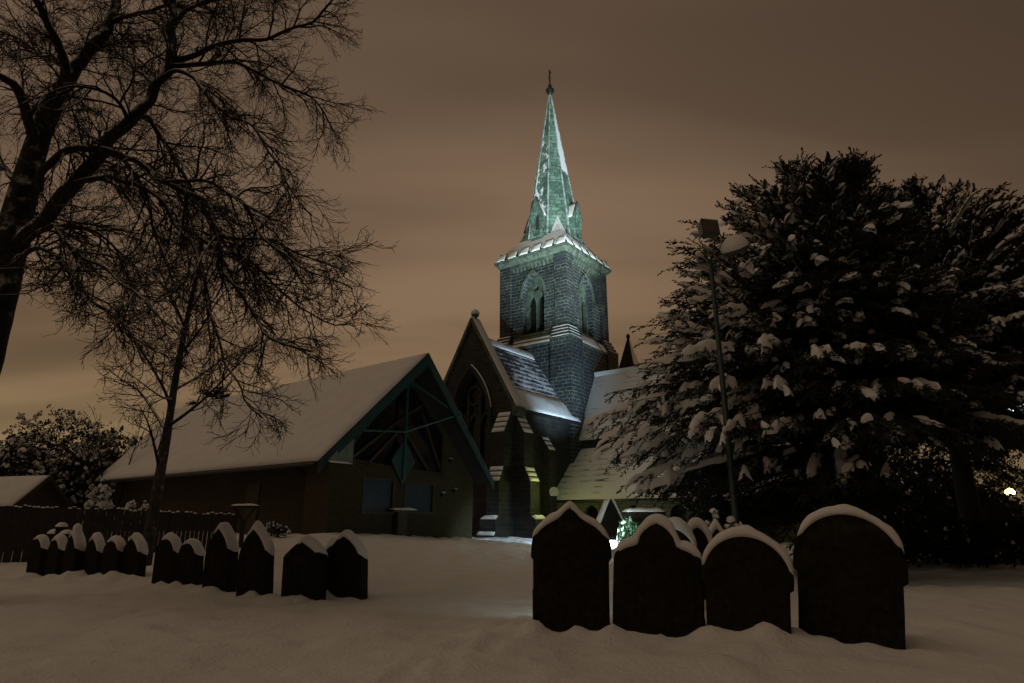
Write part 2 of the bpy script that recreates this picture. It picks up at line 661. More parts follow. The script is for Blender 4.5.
def glow_mat(name, col, strength):
    m, nt, b = new_mat(name)
    n = noise_node(nt, 3.0, 2, 0.5, objvec(nt))
    nt.links.new(mixc(nt, n.outputs['Fac'], tuple(c * 0.8 for c in col), col), b.inputs['Emission Color'])
    b.inputs['Base Color'].default_value = (*[c * 0.5 for c in col], 1)
    b.inputs['Emission Strength'].default_value = strength
    return m


# ------------------------------------------------------------------ floodlights on the church
CH_TH = R(52.7)
EX = Vector((math.sin(CH_TH), -math.cos(CH_TH), 0))
EY = Vector((math.cos(CH_TH), math.sin(CH_TH), 0))
CH_ROT = math.atan2(EX.y, EX.x)
CH_O = Vector((3.76, 40.0, 0.0))
HALL_O = Vector((-6.55, 24.0, 0.0))


def ch(x, y, z):
    return CH_O + EX * x + EY * y + Vector((0, 0, z))


def hallp(x, y, z):
    return HALL_O + EX * x + EY * y + Vector((0, 0, z))


def add_spot(name, loc, target, power, col, size, blend, radius=0.15):
    d = bpy.data.lights.new(name, 'SPOT')
    d.energy = power
    d.color = col
    d.spot_size = size
    d.spot_blend = blend
    d.shadow_soft_size = radius
    o = bpy.data.objects.new(name, d)
    o.location = loc
    o.rotation_euler = (Vector(loc) - Vector(target)).to_track_quat('Z', 'Y').to_euler()
    COL.objects.link(o)
    return o


def add_point(name, loc, power, col, radius=0.1):
    d = bpy.data.lights.new(name, 'POINT')
    d.energy = power
    d.color = col
    d.shadow_soft_size = radius
    o = bpy.data.objects.new(name, d)
    o.location = loc
    COL.objects.link(o)
    return o


def floodlight(name, loc, target, power, col, size, blend, label, spill=0.0):
    root = empty(name, loc)
    d = (Vector(target) - Vector(loc)).normalized()
    rot = d.to_track_quat('Y', 'Z').to_matrix()
    mb = MB()
    tmp = MB()
    tmp.frustum([(-.16, -.16, -.14), (.16, -.16, -.14), (.24, .10, -.19), (-.24, .10, -.19)], [(-.16, -.16, .14), (.16, -.16, .14), (.24, .10, .19), (-.24, .10, .19)])
    c = Vector((0, 0, .34))
    mb.add([c + rot @ Vector(v) for v in tmp.v], tmp.f)
    mb.build('housing', M['black_metal'], root)
    lb = MB()
    lb.add([c + rot @ Vector(v) for v in ((-.21, .108, -.16), (.21, .108, -.16), (.21, .108, .16), (-.21, .108, .16))], [(0, 1, 2, 3)])
    lb.build('lens', M['lens_glow'], root)
    st = MB()
    st.box(-.26, -.235, -.03, .03, -.3, .34)
    st.box(.235, .26, -.03, .03, -.3, .34)
    st.box(-.26, .26, -.04, .04, -.33, -.28)
    st.build('bracket', M['black_metal'], root)
    tag(root, label, 'floodlight', 'floodlights aimed at the church tower')
    add_spot('flood_beam', Vector(loc) + c + d * 0.2, target, power, col, size, blend)
    if spill:
        add_point('flood_spill', Vector(loc) + c + d * 0.25 + Vector((0, 0, .1)), spill, col, 0.12)
    return root


M['lens_glow'] = glow_mat('lens_glow', (0.75, 1.0, 0.95), 25.0)
COOL = (0.74, 1.0, 0.95)
COOL2 = (0.55, 0.80, 1.0)
COOL3 = (0.78, 0.97, 1.0)
FL1 = at(611, 533, 22.0)
FL1.z = gz(FL1.x, FL1.y) + .28
floodlight('floodlight', FL1, ch(-2.8, 2.8, 26.0), 32000, COOL, R(34), 0.8, 'lit floodlight on the ground behind the leftmost large headstone, beside a green bush', 110)
FL3_ADDED = Vector((0.55, 9.3, 0.10))  # unseen lamp, added to light the spire and its foot from lower down
floodlight('floodlight', FL3_ADDED, ch(-2.8, 2.8, 28.5), 62000, COOL3, R(19), 0.75, 'added spire floodlight hidden in the snow close behind the leftmost large headstone')
FL4_ADDED = ch(31.0, -6.0, .5)  # out of view; added to brighten the right-hand side of the spire
floodlight('floodlight', FL4_ADDED, ch(-2.8, 2.8, 25.0), 58000, COOL3, R(28), 0.8, 'added spire floodlight on the snow, out of view to the right beyond the dome-topped conifer')
add_spot('flood_beam', FL1 + Vector((-.3, .3, 1.0)), (0.5, 28.0, .3), 2600, COOL2, R(42), 1.0)
FL2 = ch(7.6, -5.6, 0.75)
floodlight('floodlight', FL2, ch(-1.2, -0.6, 13.6), 9000, COOL2, R(42), 0.9, 'floodlight on the snow in front of the aisle wall, right of the globe lamp', 4)

# ------------------------------------------------------------------ snow-covered ground
rng = random.Random(11)
_N = {}


def vnoise(x, y, scale, seed):
    """smooth lattice noise on numpy arrays, -1..1"""
    r = np.random.RandomState(seed)
    G = r.rand(256, 256) * 2 - 1
    xs, ys = x / scale, y / scale
    xi, yi = np.floor(xs).astype(int), np.floor(ys).astype(int)
    fx, fy = xs - xi, ys - yi
    fx = fx * fx * (3 - 2 * fx)
    fy = fy * fy * (3 - 2 * fy)
    g = lambda i, j: G[i % 256, j % 256]
    return (g(xi, yi) * (1 - fx) + g(xi + 1, yi) * fx) * (1 - fy) + (g(xi, yi + 1) * (1 - fx) + g(xi + 1, yi + 1) * fx) * fy


BUMPS = []          # (x, y, radius, height)


def axis(lo, hi, step, far, grow=1.22):
    a = list(np.arange(lo, hi + 1e-6, step))
    s, p = step, a[-1]
    up = []
    while p < far:
        s *= grow
        p += s
        up.append(p)
    s, p = step, a[0]
    dn = []
    while p > -far:
        s *= grow
        p -= s
        dn.append(p)
    return np.array(dn[::-1] + a + up)


def build_ground():
    xs = axis(-20, 14, 0.09, 2500)
    ys = axis(3.5, 37, 0.09, 2500)
    X, Y = np.meshgrid(xs, ys)
    Z = ground_base(X, Y)
    near = np.clip((60 - np.hypot(X, Y - 15)) / 30, 0, 1)
    Z += near * (0.08 * vnoise(X, Y, 2.3, 1) + 0.05 * vnoise(X + 3, Y, 0.95, 2) + 0.036 * vnoise(X, Y + 5, 0.42, 3) + 0.018 * vnoise(X, Y, 0.21, 4))
    # trodden, cloddy path between hall and church, and rough snow round the far stones
    path = np.exp(-(((X + 1.5) / 4.0) ** 2 + ((Y - 26.5) / 3.0) ** 2))
    Z += path * (0.05 * np.abs(vnoise(X, Y, 0.33, 7)) + 0.05 * np.maximum(0, vnoise(X, Y, 0.22, 8)))
    # old half-filled footprints crossing the foreground
    rs = random.Random(5)
    for k in range(60):
        t = k / 60
        px_, py_ = -1.8 + 5.0 * t + rs.uniform(-.12, .12) + (0.16 if k % 2 else -0.16), 5.2 + 13 * t * (0.6 + .4 * t) + rs.uniform(-.1, .1)
        d = ((X - px_) / 0.13) ** 2 + ((Y - py_) / 0.22) ** 2
        Z -= 0.045 * np.exp(-d)
        Z += 0.02 * np.exp(-(np.sqrt(d) - 1.7) ** 2 * 4)
    for bx, by, br, bh in BUMPS:
        Z += bh * np.exp(-(((X - bx) / br) ** 2 + ((Y - by) / br) ** 2))
    nx, ny = len(xs), len(ys)
    verts = np.stack([X.ravel(), Y.ravel(), Z.ravel()], 1)
    i = np.arange(nx * ny).reshape(ny, nx)
    faces = np.stack([i[:-1, :-1], i[:-1, 1:], i[1:, 1:], i[1:, :-1]], -1).reshape(-1, 4)
    me = bpy.data.meshes.new('snowy_ground')
    me.vertices.add(len(verts))
    me.vertices.foreach_set('co', verts.ravel())
    me.loops.add(faces.size)
    me.loops.foreach_set('vertex_index', faces.ravel())
    me.polygons.add(len(faces))
    me.polygons.foreach_set('loop_start', np.arange(0, faces.size, 4))
    me.polygons.foreach_set('loop_total', np.full(len(faces), 4))
    me.polygons.foreach_set('use_smooth', np.ones(len(faces), bool))
    me.update()
    me.validate()
    me.materials.append(M['snow_field'])
    o = bpy.data.objects.new('snowy_ground', me)
    COL.objects.link(o)
    o['kind'] = 'structure'
    return o


# ------------------------------------------------------------------ church
def snow_slab(mb, a, b, c, d, t, seed=0, nu=14, nv=5, edge=0.35, rough=0.3):
    """Lumpy snow lying on the quad a-b-c-d (a-b low edge, d-c high edge); soft rounded rim."""
    a, b, c, d = map(Vector, (a, b, c, d))
    nrm = (b - a).cross(d - a).normalized()
    if nrm.z < 0:
        nrm = -nrm
    o = len(mb.v)
    for j in range(nv + 1):
        v = j / nv
        for i in range(nu + 1):
            u = i / nu
            p = (a * (1 - u) + b * u) * (1 - v) + (d * (1 - u) + c * u) * v
            e = min(1.0, min(u, 1 - u) * nu * edge, min(v, 1 - v) * nv * edge * 1.4)
            h = t * (0.25 + 0.75 * math.sqrt(max(0, e))) * (1 + rough * noise.noise(p * 2.3 + Vector((seed, 0, 0))))
            q = p + nrm * h
            mb.v.append(tuple(q))
    for j in range(nv + 1):
        for i in range(nu + 1):
            u, v = i / nu, j / nv
            p = (a * (1 - u) + b * u) * (1 - v) + (d * (1 - u) + c * u) * v
            mb.v.append(tuple(p + nrm * 0.004))
    n1 = (nu + 1) * (nv + 1)
    idx = lambda i, j, k=0: o + k * n1 + j * (nu + 1) + i
    for j in range(nv):
        for i in range(nu):
            mb.f.append((idx(i, j), idx(i + 1, j), idx(i + 1, j + 1), idx(i, j + 1)))
            mb.f.append((idx(i, j, 1), idx(i, j + 1, 1), idx(i + 1, j + 1, 1), idx(i + 1, j, 1)))
    for i in range(nu):
        mb.f.append((idx(i, 0), idx(i, 0, 1), idx(i + 1, 0, 1), idx(i + 1, 0)))
        mb.f.append((idx(i, nv), idx(i + 1, nv), idx(i + 1, nv, 1), idx(i, nv, 1)))
    for j in range(nv):
        mb.f.append((idx(0, j), idx(0, j + 1), idx(0, j + 1, 1), idx(0, j, 1)))
        mb.f.append((idx(nu, j), idx(nu, j, 1), idx(nu, j + 1, 1), idx(nu, j + 1)))


def build_church():
    root = empty('church', CH_O, CH_ROT)
    tag(root, 'dark stone Gothic church with floodlit tower and snowy green spire', 'church')
    S = 5.6
    cx, cy = -S / 2, S / 2
    st, ws, ds = M['church_stone'], M['church_wall'], M['dressed_stone']
    # --- tower: lower stage, belfry stage with one arched opening to a side
    low = MB()
    e = 0.5
    low.box(-S - e, e, -e, S + e, -0.6, 13.0)
    low_o = low.build('tower', st, root)
    bel = MB()
    frames = MB()
    louv = MB()
    rec = MB()
    hood = MB()
    z0, z1 = 13.0, 19.7
    for k in range(4):
        rot = Matrix.Rotation(k * math.pi / 2, 3, 'Z')

        def to3(u, v, d, rot=rot):
            p = rot @ Vector((u, -S / 2 + d, 0))
            return (p.x + cx, p.y + cy, v)
        hole = arch(0, 0.95, 14.15, 17.0, 18.75)
        bel.holed([(-S / 2, z0), (S / 2, z0), (S / 2, z1), (-S / 2, z1)], [hole], to3, 0.45)
        # second order: recessed face with two lancets under a pierced head
        l1 = arch(-0.40, 0.33, 14.2, 16.45, 17.25, 6)
        l2 = arch(0.40, 0.33, 14.2, 16.45, 17.25, 6)
        ci = [(0.20 * math.cos(2 * math.pi * i / 12), 17.72 + 0.20 * math.sin(2 * math.pi * i / 12)) for i in range(12)]
        rec.holed(arch(0, 0.95, 14.15, 17.0, 18.75), [l1, l2, ci], lambda u, v, d: to3(u, v, 0.45 + d), 0.3)
        for lc in (-0.40, 0.40):
            for i in range(14):
                zz = 14.2 + i * 0.22
                if zz > 17.0:
                    break
                louv.add([to3(lc - .36, zz + .16, .80), to3(lc + .36, zz + .16, .80), to3(lc + .36, zz, .62), to3(lc - .36, zz, .62)], [(0, 1, 2, 3)])
        louv.add([to3(-1, 14, .95), to3(1, 14, .95), to3(1, 18.8, .95), to3(-1, 18.8, .95)], [(0, 1, 2, 3)])
        # hood mould
        outer = arch(0, 1.16, 16.8, 17.0, 19.02)[1:]
        inner = arch(0, 0.98, 16.8, 17.0, 18.78)[1:]
        n = len(outer) - 0
        for i in range(1, n - 0):
            if i + 1 >= n + 1:
                break
            j = i + 1 if i + 1 < n else None
            if j is None:
                break
            A, B_, C_, D_ = outer[i], outer[j], inner[j], inner[i]
            hood.add([to3(*A, -0.10), to3(*B_, -0.10), to3(*C_, -0.10), to3(*D_, -0.10), to3(*A, .03), to3(*B_, .03), to3(*C_, .03), to3(*D_, .03)],
                     [(0, 1, 2, 3), (0, 4, 5, 1), (3, 2, 6, 7)])
        frames = MB()
        # sill, frieze of little corbels, flat strips
        p = [to3(-1.2, 13.95, -.12), to3(1.2, 13.95, -.12), to3(1.2, 13.95, .4), to3(-1.2, 13.95, .4)]
        q = [to3(-1.2, 14.1, -.08), to3(1.2, 14.1, -.08), to3(1.2, 14.17, .4), to3(-1.2, 14.17, .4)]
        frames.frustum(p, q)
        for i in range(11):
            u = -1.72 + i * 0.344
            p = [to3(u - .10, 19.12, -.002), to3(u + .10, 19.12, -.002), to3(u + .10, 19.12, .1), to3(u - .10, 19.12, .1)]
            q = [to3(u - .10, 19.5, -.16), to3(u + .10, 19.5, -.16), to3(u + .10, 19.5, .1), to3(u - .10, 19.5, .1)]
            frames.frustum(p, q)
        frames.frustum([to3(-1.9, 19.5, -.18), to3(1.9, 19.5, -.18), to3(1.9, 19.5, .1), to3(-1.9, 19.5, .1)],
                       [to3(-1.9, 19.7, -.18), to3(1.9, 19.7, -.18), to3(1.9, 19.7, .1), to3(-1.9, 19.7, .1)])
        fix_normals(frames.build('corbel_table', ds, root))
    fix_normals(bel.build('belfry', st, low_o))
    rec_o = fix_normals(rec.build('belfry_window', ds, root))
    louv.build('louvre', M['dark_stone'], rec_o)
    fix_normals(hood.build('hood_mould', ds, rec_o))
    # clasping buttresses
    for sx in (0, 1):
        for sy in (0, 1):
            b = MB()
            x = -S if sx else 0
            y = S if sy else 0
            x0, x1 = (x - .16, x + .82) if sx else (x - .82, x + .16)
            y0, y1 = (y - .82, y + .16) if sy else (y - .16, y + .82)
            b.box(x0, x1, y0, y1, 13.0, 19.7)
            # offset with sloped stepped top at belfry foot
            ox0, ox1 = (x - .62, x + 1.0) if sx else (x - 1.0, x + .62)
            oy0, oy1 = (y - 1.0, y + .62) if sy else (y - .62, y + 1.0)
            b.box(ox0, ox1, oy0, oy1, -.6, 13.15)
            b.build('tower_buttress', st, root)
    # weathering with snow lying in slabs
    wt = MB()
    h0, h1 = S / 2 + .5, S / 2 + .02
    cn = lambda h, z: [(cx - h, cy - h, z), (cx + h, cy - h, z), (cx + h, cy + h, z), (cx - h, cy + h, z)]
    wt.frustum(cn(h0 + .1, 12.95), cn(h0 + .1, 13.08))
    wt.frustum(cn(h0 + .06, 13.08), cn(h1, 14.0))
    wt.build('weathering', ds, root)
    sw = MB()

    def wpt(side, u, t):
        h = (h0 + .06) * (1 - t) + h1 * t
        z = 13.08 * (1 - t) + 14.0 * t
        if side == 0:
            return (cx + u * h, cy - h, z)
        return (cx + h, cy + u * h, z)
    snow_slab(sw, wpt(0, -.62, .02), wpt(0, .62, .02), wpt(0, .62, .30), wpt(0, -.62, .30), .10, 1, 16, 3)
    snow_slab(sw, wpt(0, -.5, .45), wpt(0, .55, .45), wpt(0, .55, .62), wpt(0, -.5, .62), .07, 2, 16, 3)
    snow_slab(sw, wpt(1, -.62, .02), wpt(1, .30, .02), wpt(1, .30, .95), wpt(1, -.62, .95), .09, 3, 16, 6)
    snow_slab(sw, wpt(1, .36, .02), wpt(1, .98, .02), wpt(1, .98, .8), wpt(1, .36, .8), .10, 4, 10, 6)
    # stepped tops of the buttress offsets
    for (x, y) in ((0, 0), (-S, 0), (0, S), (-S, S)):
        bt = MB()
        sx = 1 if x == 0 else -1
        sy = -1 if y == 0 else 1
        for i in range(4):
            ins = 0.115 * i
            za = 13.15 + i * .26
            X0, X1 = sorted((x - sx * 1.0, x + sx * (.64 - ins)))
            Y0, Y1 = sorted((y - sy * 1.0, y + sy * (.64 - ins)))
            bt.box(X0 + (.003 * i), X1, Y0 + (.003 * i), Y1, za, za + .255)
            if y == 0:
                yo = Y0
                snow_slab(sw, (X0 + .02, yo - .03, za + .16), (X1 - .02, yo - .03, za + .16), (X1 - .02, yo + .11, za + .28), (X0 + .02, yo + .11, za + .28), .06, i, 8, 3)
            if x == 0:
                xo = X1
                snow_slab(sw, (xo + .03, Y0 + .02, za + .16), (xo + .03, Y1 - .02, za + .16), (xo - .11, Y1 - .02, za + .28), (xo - .11, Y0 + .02, za + .28), .05, i + 9, 8, 3)
        bt.build('buttress_offset', st, root)
    fix_normals(sw.build('weathering_snow', M['snow'], root, True))
    # cornice
    co = MB()
    co.frustum(cn(S / 2 + .18, 19.7), cn(S / 2 + .42, 19.98))
    co.frustum(cn(S / 2 + .46, 19.98), cn(S / 2 + .48, 20.2))
    co.build('cornice', ds, root)
    # low pierced parapet: stone blocks standing on the cornice
    pr = MB()
    prs = MB()
    hh = S / 2 + .46
    nb = 6
    for k in range(4):
        rot = Matrix.Rotation(k * math.pi / 2, 3, 'Z')
        for i in range(nb):
            u = -hh + (i + .5) * (2 * hh / nb)

            def t3(a, b, z, rot=rot):
                p = rot @ Vector((a, -b, 0))
                return (p.x + cx, p.y + cy, z)
            w = .40
            pr.frustum([t3(u - w, hh, 20.2), t3(u + w, hh, 20.2), t3(u + w, hh - .46, 20.2), t3(u - w, hh - .46, 20.2)],
                       [t3(u - w + .05, hh - .34, 20.86), t3(u + w - .05, hh - .34, 20.86), t3(u + w - .05, hh - .46, 20.90), t3(u - w + .05, hh - .46, 20.90)])
            if k in (0, 1, 3):
                snow_slab(prs, t3(u - w, hh + .005, 20.22), t3(u + w, hh + .005, 20.22), t3(u + w - .05, hh - .34, 20.88), t3(u - w + .05, hh - .34, 20.88), .08, i + k * 9, 8, 6)
    pr.build('parapet_block', ds, root)
    fix_normals(prs.build('parapet_snow', M['snow'], root, True))
    # snowy skirt roof and octagonal spire
    sk = MB()
    a0 = 2.2
    zt, zb, ztip = 22.0, 20.62, 36.6
    sk.frustum(cn(S / 2 + .16, zb), cn(a0 - .18, zt))
    sk.frustum(cn(S / 2 + .16, 20.15), cn(S / 2 + .16, zb - .002))
    sk.build('spire_skirt', M['snow'], root)
    sp = MB()
    Rr = a0 / math.cos(math.pi / 8)
    base = [(cx + Rr * math.cos(math.pi / 8 + i * math.pi / 4), cy + Rr * math.sin(math.pi / 8 + i * math.pi / 4)) for i in range(8)]
    lev = []
    for s in range(9):
        t = s / 8 * .985
        lev.append([(cx + (x - cx) * (1 - t), cy + (y - cy) * (1 - t), 21.2 + (ztip - 21.2) * t) for x, y in base])
    for i in range(8):
        for s in range(8):
            sp.add([lev[s][i], lev[s][(i + 1) % 8], lev[s + 1][(i + 1) % 8], lev[s + 1][i]], [(0, 1, 2, 3)])
    sp_o = sp.build('spire', M['spire'], root)
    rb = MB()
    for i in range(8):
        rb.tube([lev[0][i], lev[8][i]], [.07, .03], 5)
    rb.build('spire_rib', M['rib_snow_highlight'], sp_o)
    # broaches at the four corners, snow-covered
    for k in range(4):
        a = math.pi / 4 + k * math.pi / 2
        b = MB()
        c0 = Vector((cx + 2.95 * math.cos(a), cy + 2.95 * math.sin(a), 21.5))
        e1 = Vector((cx + Rr * math.cos(a - math.pi / 8), cy + Rr * math.sin(a - math.pi / 8), 21.3))
        e2 = Vector((cx + Rr * math.cos(a + math.pi / 8), cy + Rr * math.sin(a + math.pi / 8), 21.3))
        f = 0.16
        tp = Vector((cx + a0 * (1 - f) * math.cos(a), cy + a0 * (1 - f) * math.sin(a), 21.2 + (ztip - 21.2) * f))
        b.add([c0, e1, e2, tp], [(0, 2, 3), (0, 3, 1), (0, 1, 2)])
        fix_normals(b.build('broach', M['snow'] if k == 3 else M['spire'], sp_o))
    # lucarnes on the four cardinal facets
    for k in range(4):
        rot = Matrix.Rotation(k * math.pi / 2, 3, 'Z')

        def t3(u, d, z, rot=rot):
            p = rot @ Vector((u, -d, 0))
            return (p.x + cx, p.y + cy, z)
        lu = MB()
        fr = [(-.55, 21.6), (.55, 21.6), (.55, 23.7), (0, 25.0), (-.55, 23.7)]
        lu.holed(fr, [arch(0, .26, 22.0, 23.3, 24.0, 5)], lambda u, v, d: t3(u, 2.28 - d, v), .3)
        for (u0, v0), (u1, v1) in zip(fr, fr[1:] + fr[:1]):
            lu.add([t3(u0, 2.28, v0), t3(u1, 2.28, v1), t3(u1, .9, v1), t3(u0, .9, v0)], [(0, 1, 2, 3)])
        lo = fix_normals(lu.build('lucarne', M['spire'], root))
        db = MB()
        db.add([t3(-.3, 2.0, 21.9), t3(.3, 2.0, 21.9), t3(.3, 2.0, 24.1), t3(-.3, 2.0, 24.1)], [(0, 1, 2, 3)])
        db.build('louvre', M['dark_stone'], lo)
        cp = MB()
        for s in (-1, 1):
            cp.beam(t3(s * .66, 2.30, 23.52), t3(0, 2.30, 25.1), .12, .12)
        cp.build('coping', ds, lo)
        if k in (0, 1, 3):
            ls = MB()
            for s in (-1, 1):
                snow_slab(ls, t3(s * .6, 2.28, 23.62), t3(s * .6, 1.5, 23.62), t3(0.02 * s, 1.5, 25.02), t3(.02 * s, 2.28, 25.02), .07, k, 6, 5)
            fix_normals(ls.build('lucarne_snow', M['snow'], lo, True))
    # finial and cross
    fi = MB()
    fi.lathe((cx, cy, 35.9), [(.16, 0), (.20, .25), (.34, .42), (.36, .58), (.22, .74), (.11, .9), (.17, 1.0), (.08, 1.15)], 10)
    fio = fi.build('finial', M['black_metal'], root, True)
    cr_ = MB()
    cr_.box(cx - .05, cx + .05, cy - .05, cy + .05, 37.0, 38.35)
    cr_.beam((cx - .28, cy + .28, 37.95), (cx + .28, cy - .28, 37.95), .09, .09)
    cr_.lathe((cx, cy, 38.33), [(.03, 0), (.09, .06), (.09, .13), (.02, .19)], 8)
    cr_.build('cross', M['black_metal'], fio)

    # --- transept towards the left front
    tx, hw, yf = -2.75, 3.25, -6.7
    ez, rz_, gzz = 7.55, 12.55, 13.2
    tw = MB()
    g = arch(tx, 1.35, 3.4, 6.9, 10.0)
    sl = (gzz - 7.6) / hw

    def f3(u, v, d):
        return (u, yf + d, v)
    tw.holed([(tx - hw, -.6), (tx + hw, -.6), (tx + hw, 7.6), (tx, gzz), (tx - hw, 7.6)], [g], f3, .5)
    tw.add([(tx + hw, yf, -.6), (tx + hw, yf + .6, -.6), (tx + hw, yf + .6, 7.6), (tx + hw, yf, 7.6)], [(0, 1, 2, 3)])
    tw.add([(tx + hw, yf, 7.6), (tx + hw, yf + .6, 7.6), (tx, yf + .6, gzz), (tx, yf, gzz)], [(0, 1, 2, 3)])
    tw.add([(tx - hw, yf, 7.6), (tx - hw, yf + .6, 7.6), (tx, yf + .6, gzz), (tx, yf, gzz)], [(0, 3, 2, 1)])
    tw.add([(tx - hw, yf + .6, -.6), (tx + hw, yf + .6, -.6), (tx + hw, yf + .6, 7.6), (tx, yf + .6, gzz), (tx - hw, yf + .6, 7.6)], [(0, 1, 2, 3, 4)])
    tr_o = fix_normals(tw.build('transept_gable', ws, root))
    sd = MB()
    sd.box(tx + hw - .75, tx + hw - .12, yf + .62, -.45, -.6, 7.55)
    sd.box(tx - hw + .12, tx - hw + .75, yf + .62, -.45, -.6, 7.55)
    sd_o = sd.build('transept_wall', ws, root)
    gw = MB()
    gw.add([(tx - 1.4, yf + .5, 3.3), (tx + 1.4, yf + .5, 3.3), (tx + 1.4, yf + .5, 10.1), (tx - 1.4, yf + .5, 10.1)], [(0, 1, 2, 3)])
    gwo = gw.build('arch_window', M['glass'], root)
    tc_ = MB()
    for u in (-.45, .45):
        tc_.box(tx + u - .08, tx + u + .08, yf + .3, yf + .48, 3.4, 8.6)
    for i in range(18):
        a0_, a1_ = 2 * math.pi * i / 18, 2 * math.pi * (i + 1) / 18
        tc_.beam((tx + .55 * math.cos(a0_), yf + .39, 8.6 + .55 * math.sin(a0_)), (tx + .55 * math.cos(a1_), yf + .39, 8.6 + .55 * math.sin(a1_)), .16, .14, (0, 1, 0))
    for u in (-.9, 0, .9):
        ap = arch(tx + u, .42, 6.2, 6.6, 7.5, 5)[1:]
        for p_, q_ in zip(ap[1:], ap[2:]):
            tc_.beam((p_[0], yf + .39, p_[1]), (q_[0], yf + .39, q_[1]), .14, .1, (0, 1, 0))
    tc_.build('tracery', M['dark_stone'], gwo)
    hm = MB()
    oa = arch(tx, 1.62, 6.4, 6.9, 10.35, 12)[1:]
    for p_, q_ in zip(oa[1:], oa[2:]):
        hm.beam((p_[0], yf - .06, p_[1]), (q_[0], yf - .06, q_[1]), .20, .16, (0, 1, 0))
    hmo = hm.build('hood_mould', M['dark_stone'], gwo)
    hs = MB()
    for p_, q_ in list(zip(oa[1:], oa[2:]))[2:12]:
        hs.beam((p_[0] + .06, yf - .10, p_[1] + .09), (q_[0] + .06, yf - .10, q_[1] + .09), .10, .06, (0, 1, 0))
    hs.build('hood_snow', M['snow'], hmo)
    # gable coping with snow, kneelers and finial
    cp = MB()
    cs = MB()
    for s in (-1, 1):
        p0 = Vector((tx + s * (hw + .18), yf + .27, 7.42))
        p1 = Vector((tx, yf + .27, gzz + .22))
        cp.beam(p0, p1, .78, .20)
        kx = sorted((tx + s * (hw - .02), tx + s * (hw + .40)))
        cp.box(kx[0], kx[1], yf - .11, yf + .60, 7.0, 7.5)
        q0, q1 = p0 + Vector((s * .10, 0, .08)), p1 + Vector((s * .0, 0, .14))
        snow_slab(cs, q0 + Vector((0, -.38, 0)), q0 + Vector((0, .38, 0)), q1 + Vector((0, .38, 0)), q1 + Vector((0, -.38, 0)), .09, s, 5, 26)
    cp_o = cp.build('gable_coping', ds, root)
    fix_normals(cs.build('coping_snow', M['snow'], cp_o, True))
    fn = MB()
    fn.lathe((tx, yf + .27, gzz + .2), [(.13, 0), (.13, .2), (.24, .3), (.28, .46), (.2, .6), (.08, .68)], 8)
    fno = fn.build('gable_finial', M['leaf_green'], root)
    fs = MB()
    fs.lathe((tx, yf + .27, gzz + .68), [(.26, -.1), (.29, 0), (.22, .16), (.06, .25)], 8)
    fs.build('finial_snow', M['snow'], fno, True)
    # transept roof
    rf = MB()
    for s in (-1, 1):
        a = Vector((tx + s * (hw + .22), yf + .55, 7.45))
        b = Vector((tx + s * (hw + .22), .35, 7.45))
        c = Vector((tx, .35, rz_))
        d = Vector((tx, yf + .55, rz_))
        nrm = Vector((s * (rz_ - 7.45), 0, hw + .22)).normalized()
        rf.extrude([a, b, c, d], -nrm * .16)
    rfo = rf.build('transept_roof', M['transept_slate'], root)
    rs = MB()
    nrm = Vector(((rz_ - 7.45), 0, hw + .22)).normalized()
    xe, xr = tx + hw + .24, tx
    snow_slab(rs, (xe, yf + .62, 7.45), (xe, .3, 7.45), (xe - .95, .3, 8.85), (xe - .95, yf + .62, 8.85), .08, 5, 26, 6, .35, .8)
    snow_slab(rs, (xr + .42, yf + .7, 11.95), (xr + .42, -.2, 11.95), (xr, -.2, rz_), (xr, yf + .7, rz_), .07, 7, 26, 4, .35, .8)
    fix_normals(rs.build('roof_snow', M['snow'], rfo, True))
    gt = MB()
    gt.box(xe - .06, xe + .08, yf + .62, .3, 7.27, 7.40)
    gt.build('gutter', M['black_metal'], rfo)
    # stepped angle buttresses at the near corner of the transept
    bb = MB()
    bs = MB()
    xc = tx + hw

    def buttress(ax, u0, u1, base):
        """ax: 'y' stands out from the gable face, 'x' from the side wall; u0-u1 along the wall."""
        def pt(u, d, z):
            return (u, yf - d, z) if ax == 'y' else (xc - .14 + d, u, z)
        stages = [(-.6, .55, 1.75), (.55, 1.35, 1.55), (1.35, 3.35, 1.15), (3.35, 6.05, .75)]
        for i, (za, zb_, dd) in enumerate(stages):
            nd = stages[i + 1][2] if i + 1 < len(stages) else 0.05
            rise = (.22, .22, .85, 1.25)[i]
            w = (.16, .10, 0, 0)[i]
            nw = (.10, 0, 0, 0)[i]
            A = [pt(u0 - w, dd, za), pt(u1 + w, dd, za), pt(u1 + w, -.1, za), pt(u0 - w, -.1, za)]
            B = [pt(u0 - w, dd, zb_), pt(u1 + w, dd, zb_), pt(u1 + w, -.1, zb_), pt(u0 - w, -.1, zb_)]
            C = [pt(u0 - nw, nd + .002, zb_ + rise), pt(u1 + nw, nd + .002, zb_ + rise), pt(u1 + nw, -.1, zb_ + rise), pt(u0 - nw, -.1, zb_ + rise)]
            bb.frustum(A, B)
            bb.frustum(B, C)
            steps = (1, 1, 3, 4)[i]
            for k in range(steps):
                t0, t1 = (k + .06) / steps, (k + .80) / steps
                L = lambda P, Q, t: tuple(Vector(P) * (1 - t) + Vector(Q) * t)
                snow_slab(bs, L(B[0], C[0], t0), L(B[1], C[1], t0), L(B[1], C[1], t1), L(B[0], C[0], t1), .12 if i > 1 else .16, i * 5 + k, 8, 4)
    buttress('y', xc - 1.0, xc - .12, 0)
    buttress('x', yf + .15, yf + 1.0, 0)
    buttress('x', -2.6, -1.9, 0) if False else None
    bbo = fix_normals(bb.build('transept_buttress', ws, root))
    fix_normals(bs.build('buttress_snow', M['snow'], bbo, True))
    b3, s3 = MB(), MB()
